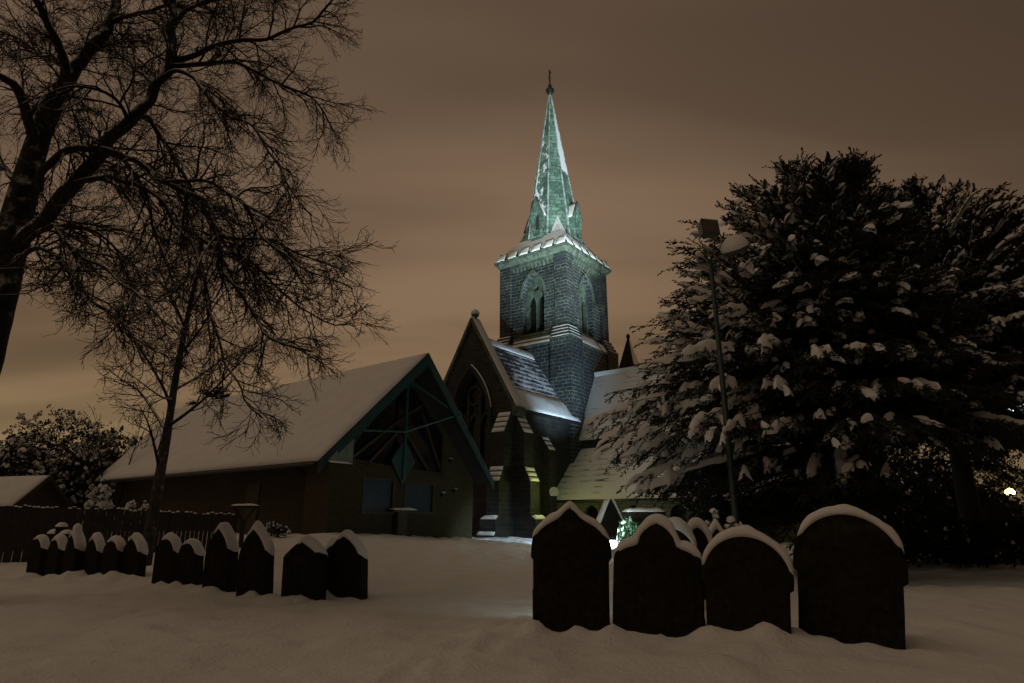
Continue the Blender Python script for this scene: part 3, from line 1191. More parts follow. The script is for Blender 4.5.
    b3.box(xc - .15, xc + .5, -3.9, -3.2, -.6, 5.3)
    b3.frustum([(xc - .15, -3.9, 5.3), (xc + .5, -3.9, 5.3), (xc + .5, -3.2, 5.3), (xc - .15, -3.2, 5.3)],
               [(xc - .15, -3.9, 6.2), (xc - .10, -3.9, 6.2), (xc - .10, -3.2, 6.2), (xc - .15, -3.2, 6.2)])
    for k in range(3):
        t0, t1 = k / 3 + .03, k / 3 + .27
        xA, xB = xc + .5 - .6 * t0, xc + .5 - .6 * t1
        snow_slab(s3, (xA, -3.88, 5.3 + .9 * t0), (xA, -3.22, 5.3 + .9 * t0), (xB, -3.22, 5.3 + .9 * t1), (xB, -3.88, 5.3 + .9 * t1), .10, k, 6, 3)
    b3o = b3.build('wall_buttress', ws, root)
    fix_normals(s3.build('buttress_snow', M['snow'], b3o, True))
    # plinth of the gable
    pl = MB()
    pl.box(tx - hw - .1, xc - 1.2, yf - .25, yf - .003, -.6, 1.2)
    pl.build('plinth', ws, root)

    # --- nave and aisle running to the right
    NX = 17.0
    nv = MB()
    nv.box(.52, NX, .45, 5.2, -.6, 6.45)
    nv_o = nv.build('nave_wall', ws, root)
    gb = MB()
    gb.extrude([(NX - .6, .45, 6.46), (NX - .6, 5.2, 6.46), (NX - .6, 2.83, 10.9)], (.58, 0, 0))
    gb.build('nave_gable', ws, root)
    nr = MB()
    for s in (0, 1):
        y0 = .15 if s == 0 else 5.5
        a, b, c, d = (.5, y0, 6.35), (NX, y0, 6.35), (NX, 2.83, 11.15), (.5, 2.83, 11.15)
        nrm = Vector((0, -4.8 if s == 0 else 4.8, 2.68)).normalized()
        nr.extrude([a, b, c, d], -nrm * .15)
    nr_o = nr.build('nave_roof', M['nave_slate'], root)
    rr = MB()
    rr.box(.5, NX, 2.70, 2.96, 11.05, 11.28)
    rr.build('ridge', M['snow'], nr_o)
    ar = MB()
    ar.extrude([(.32, .40, 5.75), (NX - 2, .40, 5.75), (NX - 2, -3.0, 2.45), (.32, -3.0, 2.45)], Vector((0, 3.3, -3.4)).normalized() * .14)
    ar_o = ar.build('aisle_roof', M['nave_slate'], root)
    aw = MB()

    def a3(u, v, d):
        return (u, -2.7 + d, v)
    holes = [arch(3.0 + k * 2.6, .45, 1.1, 1.6, 2.15, 5) for k in range(5)]
    aw.holed([(.32, -.6), (NX - 2.1, -.6), (NX - 2.1, 2.62), (.32, 2.62)], holes, a3, .3)
    aw.box(.33, NX - 2.11, -2.38, .40, -.6, 2.40)
    aw_o = aw.build('aisle_wall', M['aisle_stone'], root)
    for k in range(5):
        agl = MB()
        agl.box(2.4 + k * 2.6, 3.6 + k * 2.6, -2.415, -2.40, 1.0, 2.2)
        agl.build('aisle_window', M['glass'], aw_o)
    ag = MB()
    ag.box(.34, NX - 2, -3.12, -3.0, 2.33, 2.45)
    ag.build('gutter', M['black_metal'], ar_o)
    # pinnacle beyond the nave ridge
    pn = MB()
    px_, py_ = 0.9, 7.5
    pn.box(px_ - .55, px_ + .55, py_ - .55, py_ + .55, 0, 12.2)
    pn.frustum([(px_ - .68, py_ - .68, 12.2), (px_ + .68, py_ - .68, 12.2), (px_ + .68, py_ + .68, 12.2), (px_ - .68, py_ + .68, 12.2)],
               [(px_ - .05, py_ - .05, 14.9), (px_ + .05, py_ - .05, 14.9), (px_ + .05, py_ + .05, 14.9), (px_ - .05, py_ + .05, 14.9)])
    pn.lathe((px_, py_, 14.8), [(.08, 0), (.16, .14), (.16, .26), (.04, .42)], 8)
    pno = pn.build('pinnacle', ws, root)
    ps = MB()
    snow_slab(ps, (px_ + .70, py_ - .68, 12.2), (px_ + .70, py_ + .68, 12.2), (px_ + .08, py_ + .06, 14.7), (px_ + .08, py_ - .06, 14.7), .07, 3, 5, 14)
    fix_normals(ps.build('pinnacle_snow', M['snow'], pno, True))
    return root


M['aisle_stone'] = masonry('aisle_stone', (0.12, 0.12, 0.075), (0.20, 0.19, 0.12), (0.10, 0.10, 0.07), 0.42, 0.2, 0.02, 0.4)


# ------------------------------------------------------------------ church hall
def build_hall():
    root = empty('church_hall', HALL_O, CH_ROT)
    tag(root, 'low modern brick church hall with steep snowy roof and green gable frame', 'hall')
    L, W = 21.0, 7.7
    ry, rz_ = 3.04, 8.3
    br = M['hall_brick']
    slL = (rz_ - 3.55) / (ry + .9)
    slR = (rz_ - 3.15) / (8.1 - ry)

    def roof_z(y):
        return rz_ - (ry - y) * slL if y < ry else rz_ - (y - ry) * slR
    # side wall
    sw = MB()
    sw.box(-L, -.32, 0, .3, -.6, 3.9)
    sw.box(-L, -.32, W - .3, W, -.6, 3.3)
    sw.extrude([(-L + .3, .3, -.6), (-L + .3, W - .3, -.6), (-L + .3, W - .3, 3.3), (-L + .3, ry, 7.9), (-L + .3, .3, 4.3)], (-.3, 0, 0))
    sw.build('side_wall', br, root)
    # gable wall with openings
    gw = MB()

    def g3(u, v, d):
        return (-d, u, v)
    glz = [(.35, 3.62), (3.04, 3.42), (5.55, 3.35), (5.55, roof_z(5.55) - .55), (ry, rz_ - .7), (.35, roof_z(.35) - .5)]
    w1 = [(1.05, 1.62), (2.70, 1.62), (2.70, 2.98), (1.05, 2.98)]
    w2 = [(3.30, 1.62), (5.05, 1.62), (5.05, 2.92), (3.30, 2.92)]
    gw.holed([(0, -.6), (W, -.6), (W, roof_z(W) - .12), (ry, rz_ - .12), (0, roof_z(0) - .12)], [glz, w1, w2], g3, .22)
    gw.add([(-.3, 0, -.6), (-.3, W, -.6), (-.3, W, roof_z(W) - .12), (-.3, ry, rz_ - .12), (-.3, 0, roof_z(0) - .12)], [(4, 3, 2, 1, 0)])
    gw.add([(0, 0, -.6), (-.3, 0, -.6), (-.3, 0, 4.3), (0, 0, 4.3)], [(0, 3, 2, 1)])
    gw.add([(0, W, -.6), (-.3, W, -.6), (-.3, W, 3.3), (0, W, 3.3)], [(0, 1, 2, 3)])
    fix_normals(gw.build('gable_wall', br, root))
    gl = MB()
    gl.extrude([(-.16, u, v) for u, v in glz], (-.02, 0, 0))
    glo = gl.build('gable_glazing', M['glass'], root)
    bars = MB()
    for a, b in (((.4, 3.66), (3.0, 5.6)), ((3.0, 5.6), (4.15, 6.3)), ((1.35, 3.6), (3.04, 5.2)), ((3.04, 5.2), (4.7, 3.5)),
                 ((4.2, 6.0), (5.45, 3.6)), ((.42, 4.2), (1.9, 6.2))):
        bars.beam((-.09, a[0], a[1]), (-.09, b[0], b[1]), .12, .10, (1, 0, 0))
    for i in range(len(glz)):
        a, b = glz[i], glz[(i + 1) % len(glz)]
        bars.beam((-.06, a[0], a[1]), (-.06, b[0], b[1]), .12, .12, (1, 0, 0))
    bars.build('glazing_bar', M['dark_timber'], glo)
    al = MB()
    al.lathe((-.12, .75, 4.55), [(.02, 0), (.05, .02), (.05, .07), (.02, .09)], 8)
    al.build('alarm_light', M['red_glow'], glo)
    for (h, nm) in ((w1, 'window'), (w2, 'window')):
        fr = MB()
        u0, v0, u1, v1 = h[0][0], h[0][1], h[2][0], h[2][1]
        t = .07
        fr.box(-.13, .02, u0 - .02, u0 + t, v0, v1)
        fr.box(-.13, .02, u1 - t, u1 + .02, v0, v1)
        fr.box(-.13, .021, u0 - .02, u1 + .02, v1 - t, v1 + .02)
        fr.box(-.13, .06, u0 - .08, u1 + .08, v0 - .05, v0 + t)
        fo = fr.build(nm, M['dark_timber'], root)
        pn = MB()
        pn.box(-.11, -.09, u0 + t, u1 - t, v0 + t, v1 - t)
        pn.build('pane', M['frosted'], fo)
    # pillar between the windows with a snowy ledge
    pi = MB()
    pi.box(.003, .28, 2.74, 3.26, -.6, 1.72)
    pio = pi.build('pillar', M['dark_timber'], root)
    ps = MB()
    snow_slab(ps, (.34, 2.45, 1.74), (.34, 3.75, 1.74), (.0, 3.75, 1.78), (.0, 2.45, 1.78), .10, 3, 12, 4)
    ldg = MB()
    ldg.box(.004, .34, 2.45, 3.75, 1.66, 1.735)
    lo = ldg.build('ledge', M['dark_timber'], root)
    fix_normals(ps.build('ledge_snow', M['snow'], lo, True))
    # corner pier with pale panel above
    pr = MB()
    pr.box(-1.4, .12, -.62, -.003, -.6, 3.42)
    pr.build('corner_pier', br, root)
    pp = MB()
    pp.extrude([(.06, -.60, 3.52), (.06, .42, 3.52), (.06, .42, roof_z(.42) - .32), (.06, -.60, roof_z(-.6) - .30)], (-.9, 0, 0))
    pp.build('pier_panel', M['pale_panel'], root)
    pl = MB()
    snow_slab(pl, (.22, -.7, 3.43), (.22, .3, 3.43), (.0, .3, 3.50), (.0, -.7, 3.50), .06, 9, 8, 3)
    fix_normals(pl.build('pier_snow', M['snow'], root, True))
    # roof: two thick slopes, the front edge brought forward to a prow at the ridge
    rf = MB()
    A0, B0 = Vector((-.25, -.95, roof_z(-.95))), Vector((1.35, ry, rz_))
    C0 = Vector((.95, 8.1, roof_z(8.1)))
    bl, bk, bc = Vector((-L - .4, -.95, roof_z(-.95))), Vector((-L - .4, ry, rz_)), Vector((-L - .4, 8.1, roof_z(8.1)))
    nl = Vector((0, -slL, 1)).normalized()
    nr = Vector((0, slR, 1)).normalized()
    rf.extrude([A0, B0, bk, bl], -nl * .22)
    rf.extrude([C0, bc, bk, B0], -nr * .22)
    rfo = rf.build('roof', M['soffit'], root)
    sn = MB()
    snow_slab(sn, bl + nl * .004, A0 + nl * .004, B0 + nl * .004, bk + nl * .004, .15, 2, 90, 24, .5, .55)
    fix_normals(sn.build('roof_snow', M['snow'], rfo, True))
    sn = MB()
    snow_slab(sn, bc + nr * .004, C0 + nr * .004, B0 + nr * .004, bk + nr * .004, .15, 4, 90, 24, .5, .55)
    fix_normals(sn.build('roof_snow', M['snow'], rfo, True))
    for P, nn in ((A0, nl), (C0, nr)):
        bg = MB()
        d = (B0 - P)
        side = Vector((1, 0, 0))
        o1 = -nn * .03
        bg.extrude([P + o1, B0 + o1, B0 + o1 - Vector((0, 0, .52)), P + o1 - Vector((0, 0, .42))], (.07, 0, 0))
        bg.build('bargeboard', M['green_board'], root)
    gu = MB()
    gu.tube([(-L - .3, -1.0, 3.42), (-.35, -1.0, 3.40)], .07, 8)
    gu.build('gutter', M['black_metal'], root)
    dp = MB()
    dp.tube([(-1.9, -1.0, 3.4), (-1.9, -.25, 3.1), (-1.9, -.10, 2.9), (-1.9, -.10, -.3)], .055, 8)
    dp.build('downpipe', M['black_metal'], root)
    dr = MB()
    dr.box(-6.6, -5.6, -.04, -.003, -.3, 2.9)
    dr.build('door', M['dark_timber'], root)
    # green steel king post with struts out to the prow rafters
    kp = MB()
    kp.tube([(.16, 3.04, 3.0), (.16, 3.04, 7.55)], .07, 8)
    kp.build('king_post', M['green_steel'], root)
    dm = MB()
    dm.extrude([(.12, 3.04, 2.75), (.12, 3.72, 3.75), (.12, 3.04, 4.7), (.12, 2.36, 3.75)], (-.06, 0, 0))
    dm.build('diamond_plate', M['green_board'], root)
    bxp = MB()
    bxp.extrude([(.22, 2.55, 7.0), (.22, 3.55, 7.0), (.22, 3.04, 7.75)], (-.2, 0, 0))
    bxp.build('gusset', M['green_board'], root)
    tR = .44
    JR = B0 * (1 - tR) + C0 * tR - Vector((0, 0, .10))
    JL = B0 * (1 - .62) + A0 * .62 - Vector((0, 0, .55))
    for q, s in ((JR, (.16, 3.04, 7.3)), (JR, (.16, 3.04, 5.0)), (JL, (.16, 3.04, 7.3)), (JL, (.16, 3.04, 5.0))):
        stt = MB()
        stt.tube([s, q], .05, 8)
        stt.build('strut', M['green_steel'], root)
    nd = MB()
    nd.lathe(JR + Vector((.0, 0, -.12)), [(.08, 0), (.15, .04), (.15, .22), (.08, .26)], 10)
    nd.build('strut_joint', M['green_steel'], root)
    for y, z in ((6.0, 3.9), (5.55, 2.35), (6.35, 2.55)):
        wl_ = MB()
        wl_.box(.003, .16, y - .07, y + .07, z, z + .16)
        wo_ = wl_.build('wall_light', M['black_metal'], root)
        ws_ = MB()
        snow_slab(ws_, (.18, y - .09, z + .16), (.18, y + .09, z + .16), (0, y + .09, z + .17), (0, y - .09, z + .17), .07, y, 5, 4)
        fix_normals(ws_.build('snow', M['snow'], wo_, True))
    return root


M['red_glow'] = glow_mat('red_glow', (1.0, 0.05, 0.03), 0.35)
M['frosted'] = plain('frosted', (0.036, 0.058, 0.074), 0.25, 0.35, 18, 0, 0.3)
M['pale_panel'] = plain('pale_panel', (0.20, 0.24, 0.19), 0.7, 0.2, 4)


# ------------------------------------------------------------------ gravestones
def outline(kind, w, h, n=10):
    """Front outline as (x, z), from bottom right round the top to bottom left."""
    hw = w / 2
    pts = []
    if kind == 'gothic':
        pts = [(hw, 0)] + [p for p in arch(0, hw, 0, h * .48, h, n)[2:]] + [(-hw, 0)]
        pts = [(hw, 0), (hw, h * .25)] + arch(0, hw, 0, h * .48, h, n)[2:] + [(-hw, h * .25), (-hw, 0)]
    elif kind == 'round':
        pts = [(hw, 0), (hw, h * .3)]
        for i in range(2 * n + 1):
            a = math.pi * i / (2 * n)
            pts.append((hw * math.cos(a), h * .6 + h * .4 * math.sin(a)))
        pts += [(-hw, h * .3), (-hw, 0)]
    elif kind == 'peaked':       # narrower body, moulded shoulder, round arch rising to a small point
        b = hw * .93
        pts = [(b, 0), (b, h * .30), (b, h * .545), (hw, h * .575), (hw, h * .64)]
        for i in range(1, 2 * n):
            a = math.pi * i / (2 * n)
            x = hw * math.cos(a)
            z = h * .64 + h * .27 * math.sin(a) + h * .09 * math.exp(-(x / (hw * .22)) ** 2)
            pts.append((x, z))
        pts += [(-hw, h * .64), (-hw, h * .575), (-b, h * .545), (-b, h * .30), (-b, 0)]
    elif kind == 'trefoil':      # raised round head on two lower rounded shoulders
        pts = [(hw, 0), (hw, h * .35), (hw * .99, h * .58)]
        for i in range(1, n):
            a = (math.pi / 2) * i / n
            pts.append((hw * (.44 + .55 * math.cos(a)), h * (.62 + .17 * math.sin(a))))
        for i in range(0, 2 * n + 1):
            a = math.pi * i / (2 * n)
            pts.append((hw * .46 * math.cos(a), h * (.80 + .13 * math.sin(a) + .07 * (1 - abs(math.cos(a)) ** 1.2))))
        for i in range(n - 1, 0, -1):
            a = (math.pi / 2) * i / n
            pts.append((-hw * (.44 + .55 * math.cos(a)), h * (.62 + .17 * math.sin(a))))
        pts += [(-hw * .99, h * .58), (-hw, h * .35), (-hw, 0)]
    elif kind == 'shouldered':   # body narrower than the big round head
        b = hw * .91
        pts = [(b * .98, 0), (b, h * .30), (b * 1.01, h * .50), (hw, h * .525), (hw, h * .60)]
        for i in range(1, 2 * n):
            a = math.pi * i / (2 * n)
            pts.append((hw * math.cos(a), h * .60 + h * .40 * math.sin(a)))
        pts += [(-hw, h * .60), (-hw, h * .525), (-b * 1.01, h * .50), (-b, h * .30), (-b * .98, 0)]
    elif kind == 'ogee':         # low shoulders sweeping up to a point
        pts = [(hw, 0), (hw, h * .35), (hw, h * .72)]
        for i in range(1, n):
            t = i / n
            x = hw * (1 - t)
            z = h * (.74 + .26 * (t ** 1.0 * (.4 + .6 * t)) + .05 * math.sin(math.pi * t))
            pts.append((x, z))
        pts.append((0, h))
        for i in range(n - 1, 0, -1):
            t = i / n
            pts.append((-hw * (1 - t), h * (.74 + .26 * (t * (.4 + .6 * t)) + .05 * math.sin(math.pi * t))))
        pts += [(-hw, h * .72), (-hw, h * .35), (-hw, 0)]
    return pts


def cap_snow(pts, zmin, th, depth, seed, side_k=1.0, side_l=.12):
    """Snow lying along the top of an outline."""
    mb = MB()
    ps = [Vector((x, 0, z)) for x, z in pts if z >= zmin]
    xm = max(abs(p.x) for p in ps)
    L = [0]
    for a, b in zip(ps, ps[1:]):
        L.append(L[-1] + (b - a).length)
    n = max(14, int(L[-1] / .045))
    rs = []
    j = 0
    for i in range(n + 1):
        s = L[-1] * i / n
        while j < len(L) - 2 and L[j + 1] < s:
            j += 1
        t = (s - L[j]) / max(1e-6, L[j + 1] - L[j])
        rs.append(ps[j] * (1 - t) + ps[j + 1] * t)
    m = 8
    o = 0
    for i, p in enumerate(rs):
        a, b = rs[max(0, i - 2)], rs[min(n, i + 2)]
        t = (b - a).normalized()
        nr = Vector((t.z, 0, -t.x))
        if nr.z < 0 and abs(nr.z) > .2:
            nr = -nr
        up = max(0.0, nr.z)
        endt = min(1.0, min(i / (n * .12), (n - i) / (n * side_l)))
        bias = 1.0 if p.x > 0 else side_k + (1 - side_k) * max(0.0, 1 + p.x / (xm * .55))
        nz_ = noise.noise(Vector((p.x * 3.5 + seed * 7.1, p.z * 3.5, seed))) * .55 + noise.noise(Vector((p.x * 12 + seed, p.z * 12, 3.3))) * .20
        T = th * (up ** .8 * .90 + .10) * (.10 + .90 * endt) * (1 + nz_) * bias * (.42 + .58 * min(1.0, max(0.0, .6 + 1.5 * noise.noise(Vector((p.x * 2.4 + seed * 5.3, p.z * 2.4, 9.1))))))
        dirv = (nr * .55 + Vector((0, 0, 1)) * .45 * up).normalized()
        draw = (1 - endt) * 1.5 * (1 + .5 * noise.noise(Vector((p.z * 11, seed * 2.3, 1.1))))
        for k in range(m + 1):
            q = -1 + 2 * k / m
            q = 1 - (1 - q) * max(.05, 1 - draw * .62)
            y = q * (depth / 2 + .016 + .014 * noise.noise(Vector((p.x * 9, p.z * 9, q * 3 + seed))))
            hgt = T * (1 - abs(-1 + 2 * k / m) ** 3.0 * .8) - (1 - endt) ** 2 * .03
            sag = .035 * max(0, -q) ** 3 * max(0, .4 + noise.noise(Vector((p.x * 8 + seed, p.z * 8, 7.7))))
            v = p + dirv * hgt + Vector((0, y - sag * .4, -sag))
            mb.v.append(tuple(v))
        for k in range(m + 1):
            q = -1 + 2 * k / m
            q = 1 - (1 - q) * max(.05, 1 - draw * .62)
            y = q * (depth / 2 + .010)
            v = p + Vector((0, y, 0)) - nr * (.016 + (.03 * up if abs(q) > .99 else 0))
            mb.v.append(tuple(v))
    w = 2 * (m + 1)
    for i in range(n):
        a, b = i * w, (i + 1) * w
        for k in range(m):
            mb.f.append((a + k, a + k + 1, b + k + 1, b + k))
            mb.f.append((a + m + 1 + k, b + m + 1 + k, b + m + 2 + k, a + m + 2 + k))
        mb.f.append((a, b, b + m + 1, a + m + 1))
        mb.f.append((a + m, a + 2 * m + 1, b + 2 * m + 1, b + m))
    for i in (0, n):
        a = i * w
        for k in range(m):
            q = (a + k, a + m + 1 + k, a + m + 2 + k, a + k + 1)
            mb.f.append(q if i == 0 else q[::-1])
    return mb


def gravestone(x0, x1, yt, yb, kind, Y=None, rz=0.0, depth=.14, snow=.10, zmin=.55, seed=1, label='', group='', lean=0.0, sink=.25, rough=.012, side_k=1.0, side_l=.12):
    xc = (x0 + x1) / 2
    if Y is None:
        ang = math.atan((yb - 341.5) / FPX) - PITCH
        Y = EYE / math.tan(ang)
    pb, pt_ = at(xc, yb, Y), at(xc, yt, Y)
    h = pt_.z - pb.z
    k = pb.x / Y
    w = (at(x1, (yt + yb) / 2, Y).x - at(x0, (yt + yb) / 2, Y).x - depth * abs(math.sin(rz) + k * math.cos(rz))) / (math.cos(rz) - k * math.sin(rz))
    hs = h - snow * .8
    root = empty('gravestone', (pb.x, Y, pb.z), rz)
    root.rotation_euler = (0, lean, rz)
    pts = outline(kind, w, hs)
    full = [(x, z if z > 0 else -sink) for x, z in pts]
    mb = MB()
    # front and back faces with a small chamfer, edges slightly uneven
    n = len(full)
    c = .018

    def off(i, d):
        x, z = full[i]
        cxm = 0
        k = 1 - d / max(.2, w / 2)
        return (x * k, hs * .4 + (z - hs * .4) * (1 - d / max(.3, hs * .6)))
    jit = [rough * noise.noise(Vector((full[i][0] * 5 + seed * 3, full[i][1] * 5, seed * 1.7))) for i in range(n)]
    rings = []
    for (yy, d) in ((-depth / 2, c), (-depth / 2 + c, 0), (depth / 2 - c, 0), (depth / 2, c)):
        rings.append([(off(i, d + jit[i])[0], yy, off(i, d + jit[i])[1]) for i in range(n)])
    for r in rings:
        mb.v.extend(r)
    tr = tessellate_polygon([[Vector((p[0], p[2], 0)) for p in rings[0]]])
    mb.f.extend([tuple(t) for t in tr])
    mb.f.extend([tuple(3 * n + i for i in t)[::-1] for t in tr])
    for k in range(3):
        for i in range(n):
            j = (i + 1) % n
            mb.f.append((k * n + i, k * n + j, (k + 1) * n + j, (k + 1) * n + i))
    fix_normals(mb.build('headstone', M['grave'], root))
    cs = cap_snow(pts, hs * zmin, snow, depth, seed, side_k, side_l)
    fix_normals(cs.build('snow_cap', M['snow'], root, True))
    tag(root, label, 'gravestone', group)
    BUMPS.append((pb.x - .1, Y + .3, w * .6, .07))
    rb = random.Random(seed)
    for k in range(5):
        u = rb.uniform(-.6, .6) * w
        BUMPS.append((pb.x + u * math.cos(rz), Y + u * math.sin(rz) - depth * .5 - rb.uniform(.02, .16), rb.uniform(.07, .2), rb.uniform(.02, .09)))
    return root


def build_graves():
    GL = 'gravestones in the far row on the left'
    GR = 'large gravestones in the near row on the right'
    ang = -R(17)
    left = [
        (25, 46, 534, 577, 'round', 'far left headstone with a round snowy top, leftmost of its row'),
        (43, 64, 534, 578, 'round', 'round-topped headstone second from the left end, standing in front of a snowy cross'),
        (60, 82, 528, 580, 'gothic', 'narrow pointed headstone third from the left end, with a snow-covered ball tip'),
        (79, 102, 533, 580, 'gothic', 'steep pointed headstone fourth from the left, right of the ball-tipped stone'),
        (99, 124, 536, 581, 'round', 'broad round-shouldered headstone fifth from the left end of the long row'),
        (118, 145, 532, 581, 'gothic', 'pointed headstone just before the gap, left of the small bare tree trunk'),
        (150, 178, 533, 587, 'round', 'round-topped headstone right beside the small bare tree trunk'),
        (175, 203, 537, 590, 'round', 'short round headstone leaning between a round stone and a tall pointed stone'),
        (201, 236, 522, 596, 'gothic', 'tall narrow pointed headstone, the left one of a tall pair'),
        (235, 273, 521, 601, 'gothic', 'tall broad pointed headstone with chipped right edge, the right one of a tall pair'),
        (280, 326, 534, 603, 'ogee', 'wide headstone with low shoulders and a small point near the row end'),
        (324, 368, 529, 601, 'gothic', 'wide pointed headstone with the thickest snow, at the right end of the far row'),
    ]
    for i, (x0, x1, yt, yb, kind, lab) in enumerate(left):
        gravestone(x0, x1, yt, yb, kind, None, ang, (.20 + .025 * (i % 3)), .08 + .012 * (i * 7 % 4), .50, i + 1, lab, GL, R((-6, -4, -5, -3, -6, -4, -2, -7, -3.5, -4.5, -2.5, -3.5)[i]), side_k=.22, side_l=.4)
    # snow-covered ball on the third stone belongs to that stone
    t = [o for o in COL.objects if o.name.startswith('gravestone') and 'ball tip' in o.get('label', '')][0]
    zt = at(78, 528, t.location.y).z - t.location.z
    bl = MB()
    bl.lathe((0.0, 0, zt - .12), [(.04, 0), (.08, .05), (.10, .11), (.085, .18), (.03, .23)], 12)
    bl.build('ball_finial', M['snow'], t, True)
    gravestone(320, 346, 538, 585, 'round', 14.5, -R(10), .15, .14, .4, 77, 'small snow-buried headstone behind the wide shouldered one', 'gravestones half hidden behind the rows')
    gravestone(531, 612, 498, 633, 'peaked', None, -R(11), .17, .10, .62, 31, 'large round headstone with moulded shoulders and a snowy peak, leftmost of four', GR, R(1))
    gravestone(613, 703, 514, 638, 'trefoil', None, -R(17), .15, .085, .56, 32, 'broad headstone with a raised round head on two lower shoulders', GR, R(3.2))
    gravestone(703, 794, 526, 645, 'shouldered', None, -R(24), .16, .09, .52, 33, 'shortest of the four near headstones, round head over a narrower body', GR, R(4.5))
    gravestone(794, 907, 505, 649, 'shouldered', None, -R(31), .18, .07, .62, 34, 'largest headstone, broad arched head on straight body, at the right end', GR, R(6.5))
    gravestone(648, 700, 519, 600, 'round', 10.2, -R(16), .15, .12, .5, 41, 'snow-capped headstone peeping out behind the trefoil-headed stone', 'gravestones half hidden behind the rows')
    gravestone(690, 716, 518, 600, 'round', 10.8, -R(18), .15, .14, .5, 42, 'narrow snow-laden headstone seen in the gap beside the snowy bush', 'gravestones half hidden behind the rows')
    gravestone(708, 738, 519, 600, 'gothic', 11.3, -R(18), .15, .13, .5, 43, 'snow-draped pointed headstone directly behind the shortest near stone', 'gravestones half hidden behind the rows')
    # cross behind the far row
    Y = 18.0
    b, tp = at(52, 575, Y), at(52, 524, Y)
    root = empty('grave_cross', (b.x, Y, gz(b.x, Y)), ang)
    tag(root, 'snow-covered stone cross behind the leftmost headstones, before the fence', 'grave cross')
    H = tp.z - root.location.z
    m = MB()
    m.frustum([(-.28, -.2, -.2), (.28, -.2, -.2), (.28, .2, -.2), (-.28, .2, -.2)], [(-.24, -.17, .35), (.24, -.17, .35), (.24, .17, .35), (-.24, .17, .35)])
    m.box(-.10, .10, -.08, .08, .35, H - .08)
    m.box(-.36, .36, -.078, .078, H - .45, H - .27)
    m.build('cross', M['grave'], root)
    s = MB()
    for (xa, xb, z) in ((-.37, -.09, H - .27), (.09, .37, H - .27), (-.12, .12, H - .08)):
        snow_slab(s, (xa, -.1, z), (xb, -.1, z), (xb, .1, z), (xa, .1, z), .12, xa, 8, 5, .5)
    fix_normals(s.build('snow_cap', M['snow'], root, True))
    # gabled monument and chest tomb farther back
    Y = 27.0
    p = at(611, 545, Y)
    root = empty('gabled_monument', (p.x, Y, gz(p.x, Y)), R(8))
    tag(root, 'small gabled monument with snowy sloping roof, behind the leftmost large headstone', 'monument')
    zt = at(611, 499, Y).z - root.location.z
    m = MB()
    m.extrude([(-.50, -.3, -.2), (.50, -.3, -.2), (.50, -.3, zt * .42), (0, -.3, zt), (-.50, -.3, zt * .42)], (0, .6, 0))
    mo = fix_normals(m.build('headstone', M['grave'], root))
    s = MB()
    for sg in (-1, 1):
        snow_slab(s, (sg * .58, -.36, zt * .38), (sg * .58, .36, zt * .38), (sg * .05, .36, zt), (sg * .05, -.36, zt), .12, sg, 6, 8)
    fix_normals(s.build('snow_cap', M['snow'], root, True))
    Y = 24.0
    p = at(645, 540, Y)
    root = empty('chest_tomb', (p.x, Y, gz(p.x, Y)), R(4))
    tag(root, 'low chest tomb with a flat snow-covered slab, under the snowy conifer', 'tomb')
    zt = at(645, 512, Y).z - root.location.z
    m = MB()
    m.box(-.62, .62, -.35, .35, -.2, zt - .14)
    m.build('chest', M['grave'], root)
    m = MB()
    m.box(-.72, .72, -.42, .42, zt - .138, zt)
    m.build('slab', M['grave'], root)
    s = MB()
    snow_slab(s, (-.72, -.42, zt), (.72, -.42, zt), (.72, .42, zt), (-.72, .42, zt), .15, 4, 14, 6, .5)
    fix_normals(s.build('snow_cap', M['snow'], root, True))


# ------------------------------------------------------------------ trees
def spline(pts, step):
    pts = [Vector(p) for p in pts]
    out = []
    for i in range(len(pts) - 1):
        p0 = pts[max(0, i - 1)]
        p1, p2 = pts[i], pts[i + 1]
        p3 = pts[min(len(pts) - 1, i + 2)]
        n = max(2, int((p2 - p1).length / step))
        for k in range(n):
            t = k / n
            out.append(0.5 * ((2 * p1) + (p2 - p0) * t + (2 * p0 - 5 * p1 + 4 * p2 - p3) * t * t + (3 * p1 - p0 - 3 * p2 + p3) * t ** 3))
    out.append(pts[-1])
    return out


def wander(rs, start, d, length, segs, jit, grav):
    pts = [start.copy()]
    p = start.copy()
    d = d.normalized()
    st = length / segs
    for i in range(segs):
        d = (d + Vector((rs.gauss(0, jit), rs.gauss(0, jit), rs.gauss(0, jit) + grav))).normalized()
        p = p + d * st
        pts.append(p)
    return pts


def child_dir(rs, t, lo, hi):
    a = R(rs.uniform(lo, hi))
    ref = t.orthogonal().normalized()
    ref.rotate(Matrix.Rotation(rs.uniform(0, 2 * math.pi), 3, t))
    return (t * math.cos(a) + ref * math.sin(a)).normalized()


